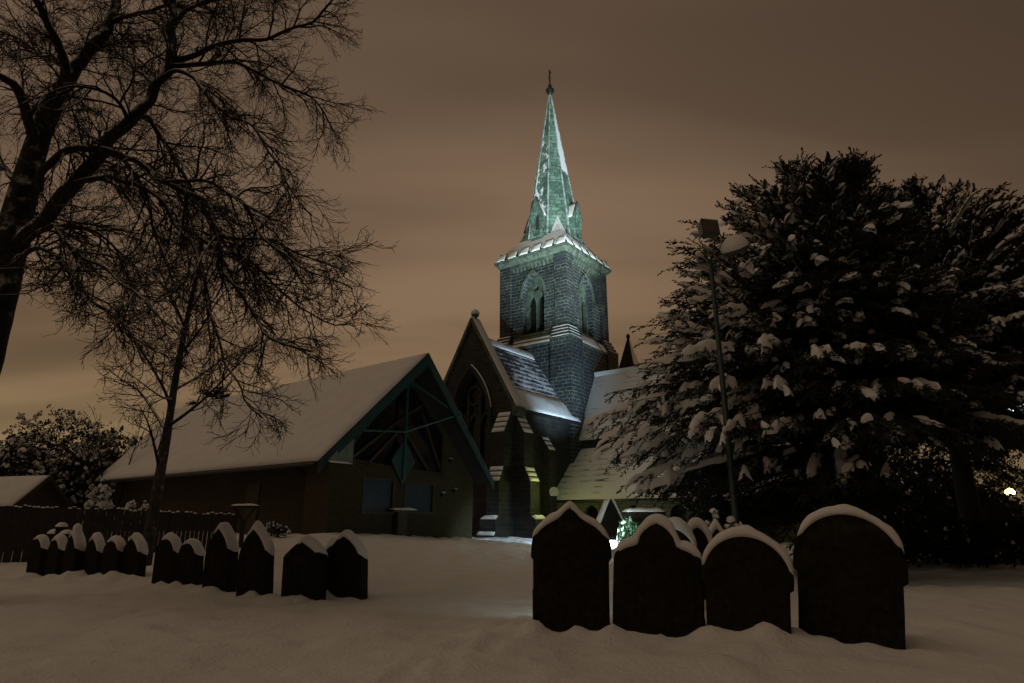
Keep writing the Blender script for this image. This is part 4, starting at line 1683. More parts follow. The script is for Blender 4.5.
def ramify(rs, mbs, pts, rads, level, cfg):
    """Grow side branches along a path; cfg[level] = dict(gap, len, ang, segs, jit, grav, r, n, start)"""
    if level >= len(cfg):
        return
    c = cfg[level]
    L = [0]
    for a, b in zip(pts, pts[1:]):
        L.append(L[-1] + (b - a).length)
    tot = L[-1]
    s = tot * c['start'] + rs.uniform(0, c['gap'])
    j = 0
    while s < tot:
        while j < len(L) - 2 and L[j + 1] < s:
            j += 1
        u = (s - L[j]) / max(1e-6, L[j + 1] - L[j])
        p = pts[j] * (1 - u) + pts[j + 1] * u
        t = (pts[j + 1] - pts[j]).normalized()
        r_here = rads[j] * (1 - u) + rads[j + 1] * u
        fr = s / tot
        ln = rs.uniform(*c['len']) * (1.15 - .72 * fr)
        d = child_dir(rs, t, *c['ang'])
        if c.get('bias') is not None:
            d = (d + Vector(c['bias'])).normalized()
        q = wander(rs, p, d, ln, c['segs'], c['jit'], c['grav'])
        r0 = min(r_here * .75, c['r'] * rs.uniform(.8, 1.2))
        rr = [max(c['rmin'], r0 * (1 - .85 * i / (len(q) - 1))) for i in range(len(q))]
        mbs[c['mb']].tube(q, rr, c['n'], False)
        ramify(rs, mbs, q, rr, level + 1, cfg)
        s += c['gap'] * rs.uniform(.6, 1.4)
    return


def big_bare_tree():
    rs = random.Random(4)
    D = 11.0
    trunk_px = [(-62, 520, 0), (-40, 430, 0), (-16, 345, 0), (4, 270, 0), (24, 190, .1), (40, 135, .2), (58, 95, .3)]
    base = at(-75, 590, D)
    base.z = gz(base.x, D) - .2
    trunk = [base] + [at(x, y, D + d) for x, y, d in trunk_px]
    trunk_r = [.46, .40, .37, .34, .31, .27, .22, .17]
    limbs = [   # (points in the photograph with depth offset, start radius, end radius)
        ([(58, 95, .3), (75, 67, .4), (107, 24, .8), (122, -30, 1.2), (130, -90, 1.6)], .15, .05),
        ([(40, 135, .2), (64, 90, .3), (58, 45, -.2), (36, 0, -.6), (20, -60, -.9)], .14, .05),
        ([(34, 150, .1), (22, 100, -.4), (0, 79, -.9), (-40, 50, -1.4), (-90, 10, -2)], .13, .04),
        ([(8, 262, 0), (24, 237, -.05), (43, 221, -.1), (71, 190, -.2), (100, 156, -.2), (130, 122, -.1), (157, 85, .1), (171, 55, .2), (173, 0, .4), (168, -70, .7)], .155, .07),
        ([(38, 190, 0), (45, 168, -.3), (67, 150, -.6), (119, 152, -1.0), (166, 182, -1.3), (205, 202, -1.5), (216, 235, -1.6), (224, 272, -1.6), (253, 315, -1.5), (274, 338, -1.5), (312, 356, -1.5)], .085, .02),
        ([(60, 205, -.2), (75, 184, -.5), (103, 178, -.8), (150, 190, -1.0), (178, 225, -1.1), (196, 255, -1.2), (206, 300, -1.3), (222, 350, -1.3), (246, 398, -1.4), (262, 420, -1.4)], .065, .014),
        ([(24, 245, -.1), (51, 225, -.6), (75, 253, -1.0), (107, 270, -1.2), (138, 295, -1.4), (165, 322, -1.5), (188, 352, -1.5)], .06, .014),
        ([(8, 268, -.1), (40, 248, -.5), (67, 272, -.8), (91, 296, -1.0), (128, 330, -1.2), (146, 362, -1.2)], .06, .014),
        ([(171, 62, .2), (196, 55, .2), (221, 43, .1), (273, 36, 0), (312, 22, 0), (338, -6, 0)], .07, .02),
        ([(172, 66, .2), (205, 64, .3), (237, 63, .4), (277, 83, .5), (312, 98, .6), (328, 120, .6), (338, 134, .6)], .06, .014),
        ([(160, 78, .1), (188, 72, -.2), (213, 103, -.5), (253, 130, -.7), (277, 166, -.8), (300, 202, -.9), (312, 214, -.9)], .055, .014),
        ([(130, 122, -.1), (146, 118, .2), (170, 150, .5), (190, 186, .7), (222, 236, .9), (250, 276, 1.0), (262, 302, 1.0)], .055, .014),
        ([(107, 24, .8), (150, 10, 1.2), (205, 2, 1.5), (262, -14, 1.7)], .06, .02),
        ([(173, 20, .4), (215, -5, .8), (275, -30, 1.2), (320, -60, 1.5)], .06, .02),
        ([(75, 67, .4), (50, 60, .9), (20, 40, 1.4), (-30, 25, 1.8)], .06, .02),
        ([(100, 156, -.2), (125, 165, .5), (150, 205, 1.0), (160, 250, 1.3), (182, 300, 1.4)], .05, .014),
        ([(24, 190, .1), (5, 170, .8), (-20, 172, 1.4), (-60, 190, 1.9)], .07, .02),
        ([(20, 205, .1), (60, 225, .9), (95, 232, 1.5), (130, 262, 1.9), (150, 300, 2.0)], .05, .013),
        ([(157, 85, .1), (128, 60, .8), (118, 20, 1.3), (105, -30, 1.6)], .05, .02),
        ([(130, 122, -.1), (112, 98, -.7), (85, 88, -1.1), (52, 92, -1.4), (15, 110, -1.7)], .045, .013),
        ([(166, 182, -1.3), (200, 180, -1.6), (236, 196, -1.8), (262, 230, -1.9), (292, 262, -2.0), (330, 276, -2.0), (352, 290, -2.0)], .04, .012),
        ([(178, 225, -1.1), (215, 250, -.8), (250, 262, -.6), (290, 300, -.5), (322, 322, -.5), (350, 322, -.5)], .04, .012),
        ([(216, 235, -1.6), (246, 240, -1.4), (280, 244, -1.3), (318, 262, -1.2), (345, 268, -1.2)], .035, .011),
    ]
    mbs = {'limb': MB(), 'twig': MB()}
    tp = spline(trunk, .25)
    tr = [trunk_r[0] + 0] * len(tp)
    for i in range(len(tp)):
        t = i / (len(tp) - 1) * (len(trunk_r) - 1)
        k = min(len(trunk_r) - 2, int(t))
        tr[i] = trunk_r[k] * (1 - (t - k)) + trunk_r[k + 1] * (t - k)
        tr[i] *= 1 + .05 * noise.noise(tp[i] * 2)
    tr[0] *= 1.35
    trunk_mb = MB()
    trunk_mb.tube(tp, tr, 14)
    cfg = [dict(gap=.165, len=(.7, 2.1), ang=(26, 58), segs=9, jit=.15, grav=-.035, r=.023, rmin=.007, n=5, start=.10, mb='limb'),
           dict(gap=.115, len=(.30, .95), ang=(24, 52), segs=7, jit=.19, grav=-.02, r=.0105, rmin=.005, n=4, start=.12, mb='twig'),
           dict(gap=.070, len=(.14, .44), ang=(22, 50), segs=4, jit=.22, grav=-.01, r=.0056, rmin=.0036, n=3, start=.10, mb='twig')]
    for pts, r0, r1 in limbs:
        P = spline([at(x, y, D + d) for x, y, d in pts], .14)
        for i in range(2, len(P)):
            P[i] = P[i] + Vector((noise.noise(P[i] * 1.7), noise.noise(P[i] * 1.7 + Vector((9, 0, 0))), noise.noise(P[i] * 1.7 + Vector((0, 9, 0))))) * .09
        rr = [(r0 + (r1 - r0) * (i / (len(P) - 1)) ** .75) * (1 + .08 * noise.noise(P[i] * 4)) for i in range(len(P))]
        mbs['limb'].tube(P, rr, 8)
        ramify(rs, mbs, P, rr, 0, cfg)
    root = empty('bare_tree', (base.x, D, gz(base.x, D)))
    tag(root, 'huge spreading bare broadleaf tree with snow along its limbs, filling the upper left', 'tree')
    off = Vector((-root.location.x, -root.location.y, -root.location.z))
    for mb, nm, mt in ((trunk_mb, 'trunk', M['bark_snowy']), (mbs['limb'], 'limbs', M['bark_snowy']), (mbs['twig'], 'twigs', M['twig'])):
        mb.v = [(x + off.x, y + off.y, z + off.z) for x, y, z in mb.v]
        mb.build(nm, mt, root, True)


def small_bare_tree():
    rs = random.Random(9)
    D = 18.2
    mbs = {'limb': MB(), 'twig': MB()}
    tpx = [(143, 566), (149, 540), (155, 505), (159, 480), (165, 445), (170, 415), (174, 388), (178, 365), (182, 345), (188, 315), (194, 287), (199, 258), (202, 225)]
    base = at(143, 566, D)
    base.z = gz(base.x, D) - .15
    trunk = spline([base] + [at(x, y, D) for x, y in tpx[1:]], .2)
    n = len(trunk)
    tr = [.155 * (1 - i / (n - 1)) ** .8 + .014 + (.04 if i < 2 else 0) for i in range(n)]
    for i in range(n):
        tr[i] *= 1 + .16 * noise.noise(trunk[i] * 3)
    tm = MB()
    tm.tube(trunk, tr, 10)
    cfg = [dict(gap=.34, len=(.7, 1.7), ang=(22, 52), segs=7, jit=.10, grav=.02, r=.022, rmin=.009, n=5, start=.18, mb='limb'),
           dict(gap=.19, len=(.4, 1.0), ang=(22, 50), segs=5, jit=.14, grav=.01, r=.012, rmin=.007, n=4, start=.15, mb='twig'),
           dict(gap=.16, len=(.2, .5), ang=(22, 50), segs=3, jit=.18, grav=0, r=.008, rmin=.006, n=3, start=.1, mb='twig')]
    limbs = [
        ([(160, 472, 0), (153, 440, -.4), (146, 418, -.7), (138, 404, -.9)], .05),
        ([(166, 430, 0), (158, 418, .5), (140, 392, .9), (122, 380, 1.2), (108, 368, 1.4)], .06),
        ([(171, 408, 0), (162, 385, -.6), (142, 352, -1.0), (122, 330, -1.3), (104, 312, -1.5)], .055),
        ([(170, 425, 0), (188, 412, -.4), (206, 397, -.8), (230, 373, -1.2), (252, 350, -1.4), (268, 338, -1.5)], .055),
        ([(174, 390, 0), (196, 378, .6), (222, 360, 1.0), (250, 346, 1.3)], .045),
        ([(177, 370, 0), (166, 345, .6), (150, 318, 1.0), (136, 290, 1.2)], .045),
        ([(180, 355, 0), (200, 330, -.4), (218, 300, -.7), (238, 276, -.9)], .045),
        ([(185, 328, 0), (172, 300, -.4), (160, 270, -.7), (150, 240, -.9)], .04),
        ([(188, 314, 0), (206, 285, .5), (224, 255, .8), (236, 236, .9)], .04),
        ([(194, 287, 0), (184, 262, .4), (178, 235, .6)], .03),
        ([(172, 400, 0), (160, 396, -1.0), (138, 380, -1.6), (120, 366, -1.9)], .04),
        ([(176, 378, 0), (186, 350, 1.0), (198, 322, 1.6), (212, 300, 1.9)], .04),
    ]
    for pts, r0 in limbs:
        P = spline([at(x, y, D + d) for x, y, d in pts], .2)
        rr = [r0 * (1 - .8 * i / (len(P) - 1)) for i in range(len(P))]
        mbs['limb'].tube(P, rr, 6)
        ramify(rs, mbs, P, rr, 0, cfg)
    ramify(rs, mbs, trunk[n // 2:], tr[n // 2:], 0, cfg)
    root = empty('bare_tree', (base.x, D, gz(base.x, D)))
    tag(root, 'slim young bare tree with ascending branches, before the fence behind the left gravestones', 'tree')
    o = root.location
    for mb, nm, mt in ((tm, 'trunk', M['bark_pale']), (mbs['limb'], 'limbs', M['bark_snowy']), (mbs['twig'], 'twigs', M['twig'])):
        mb.v = [(x - o.x, y - o.y, z - o.z) for x, y, z in mb.v]
        mb.build(nm, mt, root, True)


def snow_pad(mb, rs, path, widths, th, seed):
    """Lumpy snow lying along a bough path."""
    n, m = len(path), 6
    o = len(mb.v)
    for i, p in enumerate(path):
        a, b = path[max(0, i - 1)], path[min(n - 1, i + 1)]
        t = (b - a)
        t.z *= .3
        t = t.normalized() if t.length > 1e-5 else Vector((1, 0, 0))
        s = Vector((-t.y, t.x, 0))
        s = s.normalized() if s.length > 1e-4 else Vector((0, 1, 0))
        e = math.sqrt(max(0.0, math.sin(math.pi * min(1, max(0, (i + .12) / (n - .76))))))
        for k in range(m + 1):
            q = -1 + 2 * k / m
            nzv = noise.noise(Vector((p.x * 4.5 + seed, p.y * 4.5, p.z * 4.5 + q * .8)))
            fr = noise.noise(Vector((p.x * 15 + seed, p.y * 15, p.z * 15 + q * 4)))
            w = widths[i] * max(.12, 1 + 1.0 * nzv + .30 * fr) * (.2 + .8 * e)
            h = th * e * math.sqrt(max(0, 1 - q * q)) * max(.2, 1.05 + 1.1 * nzv) - w * q * q * (.8 + 1.1 * max(0, fr))
            v = p + s * (q * w) + Vector((0, 0, h))
            mb.v.append(tuple(v))
    for i in range(n - 1):
        for k in range(m):
            a = o + i * (m + 1) + k
            mb.f.append((a, a + 1, a + m + 2, a + m + 1))


def evergreen(name, label, cx, cy, base_z, prof, nb, rs, tuft=.11, twig_len=.42, snow=.5, droop=.5, rise=(.1, .9), mat='needles', snow_w=(.09, .24), trunk_r=.28, gaps=.5,
              azs=None, group=None, fan=8, lean=(0, 0), tier=.85, snow_low=0.0, snow_az=None, sides=None):
    """Conifer built bough by bough: prof = [(height, radius)...]."""
    zs = [p[0] for p in prof]
    rsd = [p[1] for p in prof]

    def rad(z):
        return float(np.interp(z, zs, rsd))
    H = zs[-1]
    fol, sno, wood = MB(), MB(), MB()
    wood.tube([(lean[0] * t, lean[1] * t, -.2 + (H * .97 + .2) * t) for t in np.linspace(0, 1, 8)], [trunk_r * (1 - .93 * t) + .02 for t in np.linspace(0, 1, 8)], 9)
    wts = np.array([rad(z) + .4 for z in np.linspace(zs[0], H, 200)])
    cdf = np.cumsum(wts) / wts.sum()
    zz = np.linspace(zs[0], H, 200)
    fv, ff = fol.v, fol.f
    for b in range(nb):
        z = float(np.interp(rs.random(), cdf, zz))
        if rs.random() < gaps:              # gather boughs in tiers
            z = round(z / tier) * tier + rs.uniform(-.16, .16)
        fz = min(1.0, max(0.0, (z - zs[0]) / (H - zs[0])))
        if azs is not None and rs.random() < .8:
            az = R(rs.uniform(*azs))
        else:
            az = rs.uniform(0, 2 * math.pi)
        Lb = rad(z) * rs.uniform(.70, 1.02) * (1 + .14 * noise.noise(Vector((math.cos(az) * 1.6, math.sin(az) * 1.6, z * .8 + cx))))
        if sides is not None and math.cos(az) > -.35 and z < 2.9:
            continue
        if sides is not None:           # crowded on some sides: (left, front, right)
            ca, sa = math.cos(az), math.sin(az)
            Lb *= (sides[0] if ca < 0 else sides[2]) * abs(ca) ** 2 + (sides[1] if sa < 0 else 1.0) * sa * sa
        Lb = max(.35, Lb)
        up = rise[0] + (rise[1] - rise[0]) * fz ** 1.5 + rs.uniform(-.12, .12)
        dr = droop * (1 - .75 * fz)
        n = 9
        path = []
        wob = rs.uniform(-.25, .25)
        for i in range(n + 1):
            s = i / n
            r_ = Lb * s
            a2 = az + wob * s * s
            h = z + Lb * (up * (s - 1) - dr * (s * s - 1))
            h = min(h, H - .1) if s < .3 else h
            path.append(Vector((lean[0] * fz + r_ * math.cos(a2), lean[1] * fz + r_ * math.sin(a2), h)))
        wood.tube(path, [max(.008, .045 * (1 - i / n)) for i in range(n + 1)], 4, False)
        sk = snow if snow_az is None else snow * (.10 + .90 * max(0.0, .5 + .5 * math.cos(az - R(snow_az))) ** 2.2)
        # sprays of needles on side twigs
        for i in range(2, n + 1):
            s = i / n
            for side in (-1, 1, -1, 1) if i < n else (-1, 1, 0):
                t = (path[i] - path[i - 1]).normalized()
                p0 = path[i - 1].lerp(path[i], rs.random())
                sd = Vector((-t.y, t.x, 0)).normalized()
                ln = twig_len * rs.uniform(.6, 1.2) * (1.15 - .5 * s)
                d = (t * rs.uniform(.5, 1.0) + sd * side * rs.uniform(.4, 1.0) + Vector((0, 0, rs.uniform(-.75, .0) * (1 - fz ** 3) + .45 * fz * fz * rs.random()))).normalized()
                for k in range(fan):
                    u = (k + rs.random()) / fan
                    c = p0 + d * (ln * u) + Vector((0, 0, -.10 * ln * u * u))
                    a = Vector((rs.gauss(0, 1), rs.gauss(0, 1), rs.gauss(0, .7)))
                    ax = (d * 1.1 + a * .55).normalized()
                    wv = ax.cross(Vector((rs.gauss(0, 1), rs.gauss(0, 1), rs.gauss(0, 1) + .8)))
                    if wv.length < 1e-4:
                        continue
                    wv.normalize()
                    tl = tuft * rs.uniform(.7, 1.35)
                    tw = tl * rs.uniform(.13, .24)
                    e = c + ax * tl
                    mdl = c + ax * tl * .45
                    o = len(fv)
                    fv.extend((tuple(c), tuple(mdl + wv * tw), tuple(e), tuple(mdl - wv * tw)))
                    ff.append((o, o + 1, o + 2, o + 3))
                if rs.random() < sk * .20 and z > snow_low and s > .45:
                    pth = [p0 + d * (ln * q) + Vector((0, 0, .02 - .10 * ln * q * q)) for q in (.15, .38, .62, .85, 1.0)]
                    snow_pad(sno, rs, pth, [rs.uniform(.05, .12) for _ in pth], .075, rs.random() * 50)
        if rs.random() < sk and z > snow_low:
            for _ in range(rs.choice((1, 1, 1, 2))):
                s1 = rs.choice((1.0, 1.0, rs.uniform(.75, 1.0)))
                s0 = max(.2, s1 - rs.uniform(.6, 1.9) / Lb)
                pp = []
                for q in np.linspace(s0, s1, 13):
                    k = min(n - 1, int(q * n))
                    pp.append(path[k].lerp(path[k + 1], q * n - k) + Vector((0, 0, .02)))
                pp[-1] = pp[-1] - Vector((0, 0, .07))
                w0 = rs.uniform(*snow_w) * (.75 + .4 * (1 - fz)) * (.55 + .45 * min(1, sk / snow * 1.6))
                snow_pad(sno, rs, pp, [w0 * rs.uniform(.8, 1.2) for _ in pp], w0 * rs.uniform(.95, 1.35), rs.random() * 50)
    root = empty(name, (cx, cy, base_z))
    tag(root, label, 'tree' if 'bush' not in name and 'shrub' not in name and 'hedge' not in name else 'bush', group)
    wood.build('trunk', M['bark_dark'], root, True)
    fol.build('foliage', M[mat], root)
    if sno.v:
        sno.build('snow_cover', M['snow'], root, True)
    return root


def broad_bush(name, label, cx, cy, base_z, blobs, n, rs, leaf=.10, snow=.5, mat='needles', group=None, pad=.16, cat='bush'):
    """Evergreen bush: leaf clumps spread through the volume of several uneven lobes, snow on the upper clumps."""
    fol, sno, wood = MB(), MB(), MB()
    for (bx, by, bz, br, bh) in blobs:
        wood.tube(wander(rs, Vector((bx * .3, by * .3, -.2)), Vector((bx * .7, by * .7, bz + .3)), math.hypot(math.hypot(bx * .7, by * .7), bz + .2), 5, .05, 0), [.07, .06, .05, .04, .03, .02], 5, False)
    tot = sum(b[3] ** 2 for b in blobs)
    for (bx, by, bz, br, bh) in blobs:
        for _ in range(int(n * br * br / tot)):
            d = Vector((rs.gauss(0, 1), rs.gauss(0, 1), rs.gauss(0, 1))).normalized()
            lump = 1 + .32 * noise.noise(d * 2.2 + Vector((bx, by, bz))) + .18 * noise.noise(d * 5.5)
            rr = lump * rs.random() ** .28
            c = Vector((bx + d.x * br * rr, by + d.y * br * rr, bz + d.z * bh * rr))
            if c.z < .02:
                continue
            out = Vector((d.x, d.y, d.z * .6 + .35)).normalized()
            for k in range(7):
                ax = (out + Vector((rs.gauss(0, .6), rs.gauss(0, .6), rs.gauss(0, .5)))).normalized()
                wv = ax.cross(Vector((rs.gauss(0, 1), rs.gauss(0, 1), rs.gauss(0, 1))))
                if wv.length < 1e-4:
                    continue
                wv.normalize()
                tl = leaf * rs.uniform(.7, 1.5)
                c2 = c + Vector((rs.gauss(0, 1), rs.gauss(0, 1), rs.gauss(0, 1))) * leaf * .5
                o = len(fol.v)
                fol.v.extend((tuple(c2), tuple(c2 + ax * tl * .5 + wv * tl * .25), tuple(c2 + ax * tl), tuple(c2 + ax * tl * .5 - wv * tl * .25)))
                fol.f.append((o, o + 1, o + 2, o + 3))
            if rr > .78 and d.z > -.15 and rs.random() < snow * (.35 + .5 * max(0, d.z)):
                t = Vector((d.x + rs.gauss(0, .4), d.y + rs.gauss(0, .4), rs.uniform(-.4, .3))).normalized()
                ln = pad * rs.uniform(1.0, 2.2)
                pth = [c + t * ln * (q - .3) + Vector((0, 0, leaf * .45 - .25 * ln * q * q)) for q in (0, .25, .5, .75, 1.0)]
                snow_pad(sno, rs, pth, [pad * rs.uniform(.35, .75) for _ in pth], pad * .5, rs.random() * 50)
    root = empty(name, (cx, cy, base_z))
    tag(root, label, cat, group)
    wood.build('stems', M['bark_dark'], root, True)
    fol.build('foliage', M[mat], root)
    if sno.v:
        sno.build('snow_cover', M['snow'], root, True)
    return root


def build_greenery():
    big_bare_tree()
    small_bare_tree()
    rs = random.Random(21)
    G = 'snowy conifers on the right'
    # near conifer
    D = 16.5
    c = Vector((9.3, D, 0))
    evergreen('conifer', 'tall broad conifer with drooping snow-loaded boughs, behind the floodlight mast', c.x, D, gz(c.x, D),
              [(.7, 4.5), (2.2, 6.0), (2.9, 7.0), (3.9, 6.75), (4.9, 6.3), (5.5, 5.2), (6.6, 5.75), (7.5, 5.0), (8.6, 4.4), (9.5, 4.2), (9.9, 3.1), (10.6, 2.8), (11.1, 2.4), (11.4, 1.5)],
              860, rs, .09, .66, .50, .36, (.08, .95), 'needles', (.07, .135), .20, .8, (145, 330), G, 22, tier=1.0, snow_low=2.0, snow_az=192, sides=(1.06, .60, .58))
    # farther dome-topped conifer
    D = 21.0
    c = Vector((15.2, D, 0))
    evergreen('conifer', 'dome-topped dark conifer at the right edge with thin streaks of snow', c.x, D, gz(c.x, D),
              [(2.7, 4.4), (4.0, 5.2), (5.5, 5.4), (8.0, 5.2), (10.0, 4.9), (11.2, 4.0), (12.0, 3.1), (12.7, 2.1), (13.1, .9)],
              640, rs, .10, .5, .55, .4, (.10, 1.0), 'needles_dark', (.04, .09), .35, .75, (145, 360), G, 18, tier=1.1, snow_low=4.0, snow_az=215)
    D = 26.0
    c = at(1080, 530, D)
    evergreen('conifer', 'dark conifer beyond the right edge, behind the dome-topped one', c.x, D, gz(c.x, D),
              [(3.4, 4.2), (4.4, 4.6), (8, 4.2), (11, 3.2), (13, 1.8), (14.4, .5)], 300, rs, .2, .6, .3, .45, (.05, .9), 'needles_dark', (.07, .16), .3, .6, (140, 380), G, 8, snow_low=4.0)
    # dark undergrowth below them
    D = 19.0
    for i, (px_, w, h, lab) in enumerate(((985, 2.3, 1.0, 'dark unlit bush under the right-hand conifer, nearest the street lamp'),
                                          (925, 2.0, 1.3, 'low dark bush right of the largest headstone'),
                                          (865, 1.2, 1.25, 'dark bush behind the arched head of the largest headstone'),
                                          (1065, 1.8, 1.2, 'dark bush at the right edge of the snow'))):
        c = at(px_, 545, D + i * .4)
        broad_bush('bush', lab, c.x, D + i * .4, gz(c.x, D), [(0, 0, h * .5, w * .8, h * .62), (w * .6, .3, h * .4, w * .6, h * .5), (-w * .6, .2, h * .4, w * .6, h * .5)],
                   520, rs, .13, .10, 'needles_dark', 'dark bushes under the conifers', .10)
    for i, (px_, D, h, w, lab) in enumerate(((975, 50, 7.0, 4.2, 'dark evergreen far behind, just left of the orange street lamp'),
                                             (745, 31, 4.2, 2.2, 'dark evergreen far behind the floodlight mast, right of another like it'),
                                             (700, 35, 4.6, 2.2, 'dark evergreen far behind, between the chest tomb and the floodlight mast'),
                                             (1040, 46, 6.0, 3.6, 'dark evergreen far behind the orange street lamp'))):
        c = at(px_, 530, D)
        broad_bush('evergreen_bush', lab, c.x, D, gz(c.x, D), [(0, 0, h * .5, w, h * .5), (w * .7, .4, h * .4, w * .7, h * .42), (-w * .7, .2, h * .42, w * .7, h * .42)],
                   650, rs, .22, .25, 'needles_dark', 'dark evergreens beyond the conifers', .2)
    for i, (px_, D, h, w, lab) in enumerate(((918, 29, 4.6, 2.0, 'tall dark evergreen between the two big conifers, right of the lit house'),
                                             (950, 33, 3.4, 2.6, 'broad dark evergreen far behind the trunk of the dome-topped conifer'),
                                             (985, 36, 2.3, 2.0, 'low dark evergreen just left of the street lamp post'))):
        c = at(px_, 530, D)
        broad_bush('evergreen_bush', lab, c.x, D, gz(c.x, D), [(0, 0, h * .5, w, h * .5), (w * .7, .4, h * .4, w * .7, h * .42), (-w * .7, .2, h * .42, w * .7, h * .42)],
                   900, rs, .22, .15, 'needles_dark', 'dark evergreens beyond the conifers', .15)
    # left background evergreens behind the fence
    G2 = 'snow-dusted evergreens behind the fence'
    for (px_, D, zt, w, lab) in ((44, 41, 407, 3.3, 'round snow-dusted evergreen above the shed, left of the hall'),
                                 (-4, 36, 438, 2.2, 'low snow-dusted evergreen at the left edge, behind the shed'),
                                 (104, 42, 430, 2.9, 'snow-dusted evergreen touching the low end of the hall roof'),
                                 (70, 39, 446, 1.9, 'small snow-dusted evergreen between the shed and the hall')):
        c = at(px_, 540, D)
        h = at(px_, zt, D).z - .3
        broad_bush('evergreen_bush', lab, c.x, D, .3, [(0, 0, h * .55, w, h * .42), (w * .55, .3, h * .38, w * .75, h * .36), (-w * .6, .2, h * .42, w * .7, h * .40), (0, -.5, h * .28, w * .9, h * .3)],
                   4200, rs, .15, .55, 'needles', G2, .20)
    D = 42.0
    c = at(196, 520, D)
    h = at(196, 398, D).z
    evergreen('conifer', 'dark conifer showing just above the far end of the hall roof', c.x, D, .4, [(1.5, 2.6), (4, 2.6), (6, 2.3), (h - 1.5, 1.9), (h - .5, 1.1), (h, .3)], 120, rs, .25, .7, .3, .5,
              (.1, .6), 'needles_dark', (.1, .2), .2, .5, None, None, 7)
    # bare shrub behind
    mbs = {'limb': MB(), 'twig': MB()}
    D = 36.0
    c = at(118, 500, D)
    tp = at(116, 402, D).z
    for k in range(13):
        a = rs.uniform(0, 6.28)
        q = wander(rs, Vector((0, 0, 0)), Vector((math.cos(a) * .42, math.sin(a) * .42, 1)), (tp - .4) * rs.uniform(.75, 1.02), 9, .07, .01)
        rr = [.06 * (1 - .85 * i / 9) for i in range(10)]
        mbs['limb'].tube(q, rr, 5)
        ramify(rs, mbs, q, rr, 0, [dict(gap=.30, len=(.5, 1.3), ang=(20, 50), segs=5, jit=.12, grav=.02, r=.02, rmin=.011, n=4, start=.35, mb='twig'),
                                   dict(gap=.22, len=(.3, .7), ang=(20, 50), segs=3, jit=.15, grav=0, r=.012, rmin=.010, n=3, start=.2, mb='twig')])
    root = empty('bare_shrub', (c.x, D, .4))
    tag(root, 'bare many-stemmed shrub rising between the evergreens and the hall roof', 'shrub')
    mbs['limb'].build('stems', M['twig'], root)
    mbs['twig'].build('twigs', M['twig'], root)
    # snowy bush behind the near headstones, and the lit bush at the floodlight
    D = 11.8
    c = at(722, 545, D)
    zt = at(722, 514, D).z
    broad_bush('snowy_bush', 'small snow-laden bush between the rows, behind the shortest near headstone', c.x, D, gz(c.x, D), [(0, 0, zt * .5, .42, zt * .5), (.25, .1, zt * .45, .3, zt * .42), (-.28, 0, zt * .42, .3, zt * .38)],
               420, rs, .05, 1.3, 'needles', None, .075)
    D = 22.7
    c = at(629, 540, D)
    zt = at(626, 519, D).z - gz(c.x, D)
    broad_bush('leafy_bush', 'green leafy bush lit up by the floodlight behind the headstones', c.x, D, gz(c.x, D), [(0, 0, zt * .5, .36, zt * .5), (.27, .1, zt * .4, .28, zt * .36), (-.2, .1, zt * .38, .26, zt * .36)],
               260, rs, .09, .5, 'leaf_green', None, .09)
    # snow-covered bush by the fence, left of the hall
    D = 23.5
    c = at(95, 530, D)
    zt = at(95, 488, D).z
    broad_bush('snowy_bush', 'snow-covered bush just behind the fence at the far end of the hall', c.x, D, gz(c.x, D), [(0, 0, zt * .5, .38, zt * .52), (-.25, 0, zt * .4, .3, zt * .42), (.25, .1, zt * .4, .3, zt * .36)],
               300, rs, .07, 1.3, 'needles', None, .13)
    for px_, lab in ((127, 'tiny snow-topped shrub peeping over the fence, the left one of two'), (141, 'tiny snow-topped shrub peeping over the fence, the right one of two')):
        c = at(px_, 530, 23.0)
        zt = at(px_, 502, 23.0).z
        g = gz(c.x, 23.0)
        broad_bush('garden_shrub', lab, c.x, 23.0, g, [(0, 0, (zt - g) * .55, .2, (zt - g) * .45)], 120, rs, .05, 1.5, 'needles', 'snow-topped shrubs behind the fence', .09)
    # snow-dusted plant at the hall wall, right end of the fence
    D = 23.3
    c = at(272, 530, D)
    broad_bush('snowy_bush', 'low snow-dusted plant against the hall wall, right of the fence end', c.x, D, gz(c.x, D), [(0, 0, .22, .4, .3), (.35, 0, .18, .28, .22)], 160, rs, .06, .9, 'needles', None, .07)
    # stick in the snow gap
    p = at(709, 640, 8.3)
    st = MB()
    st.tube([(0, 0, -.15), (-.05, .05, .45), (-.12, .08, .95)], [.012, .010, .006], 5)
    so = st.build('dead_stick', M['twig'])
    so.location = (p.x, 8.3, gz(p.x, 8.3))
    tag(so, 'thin dead stem stuck in the snow between the two middle near headstones', 'stick')


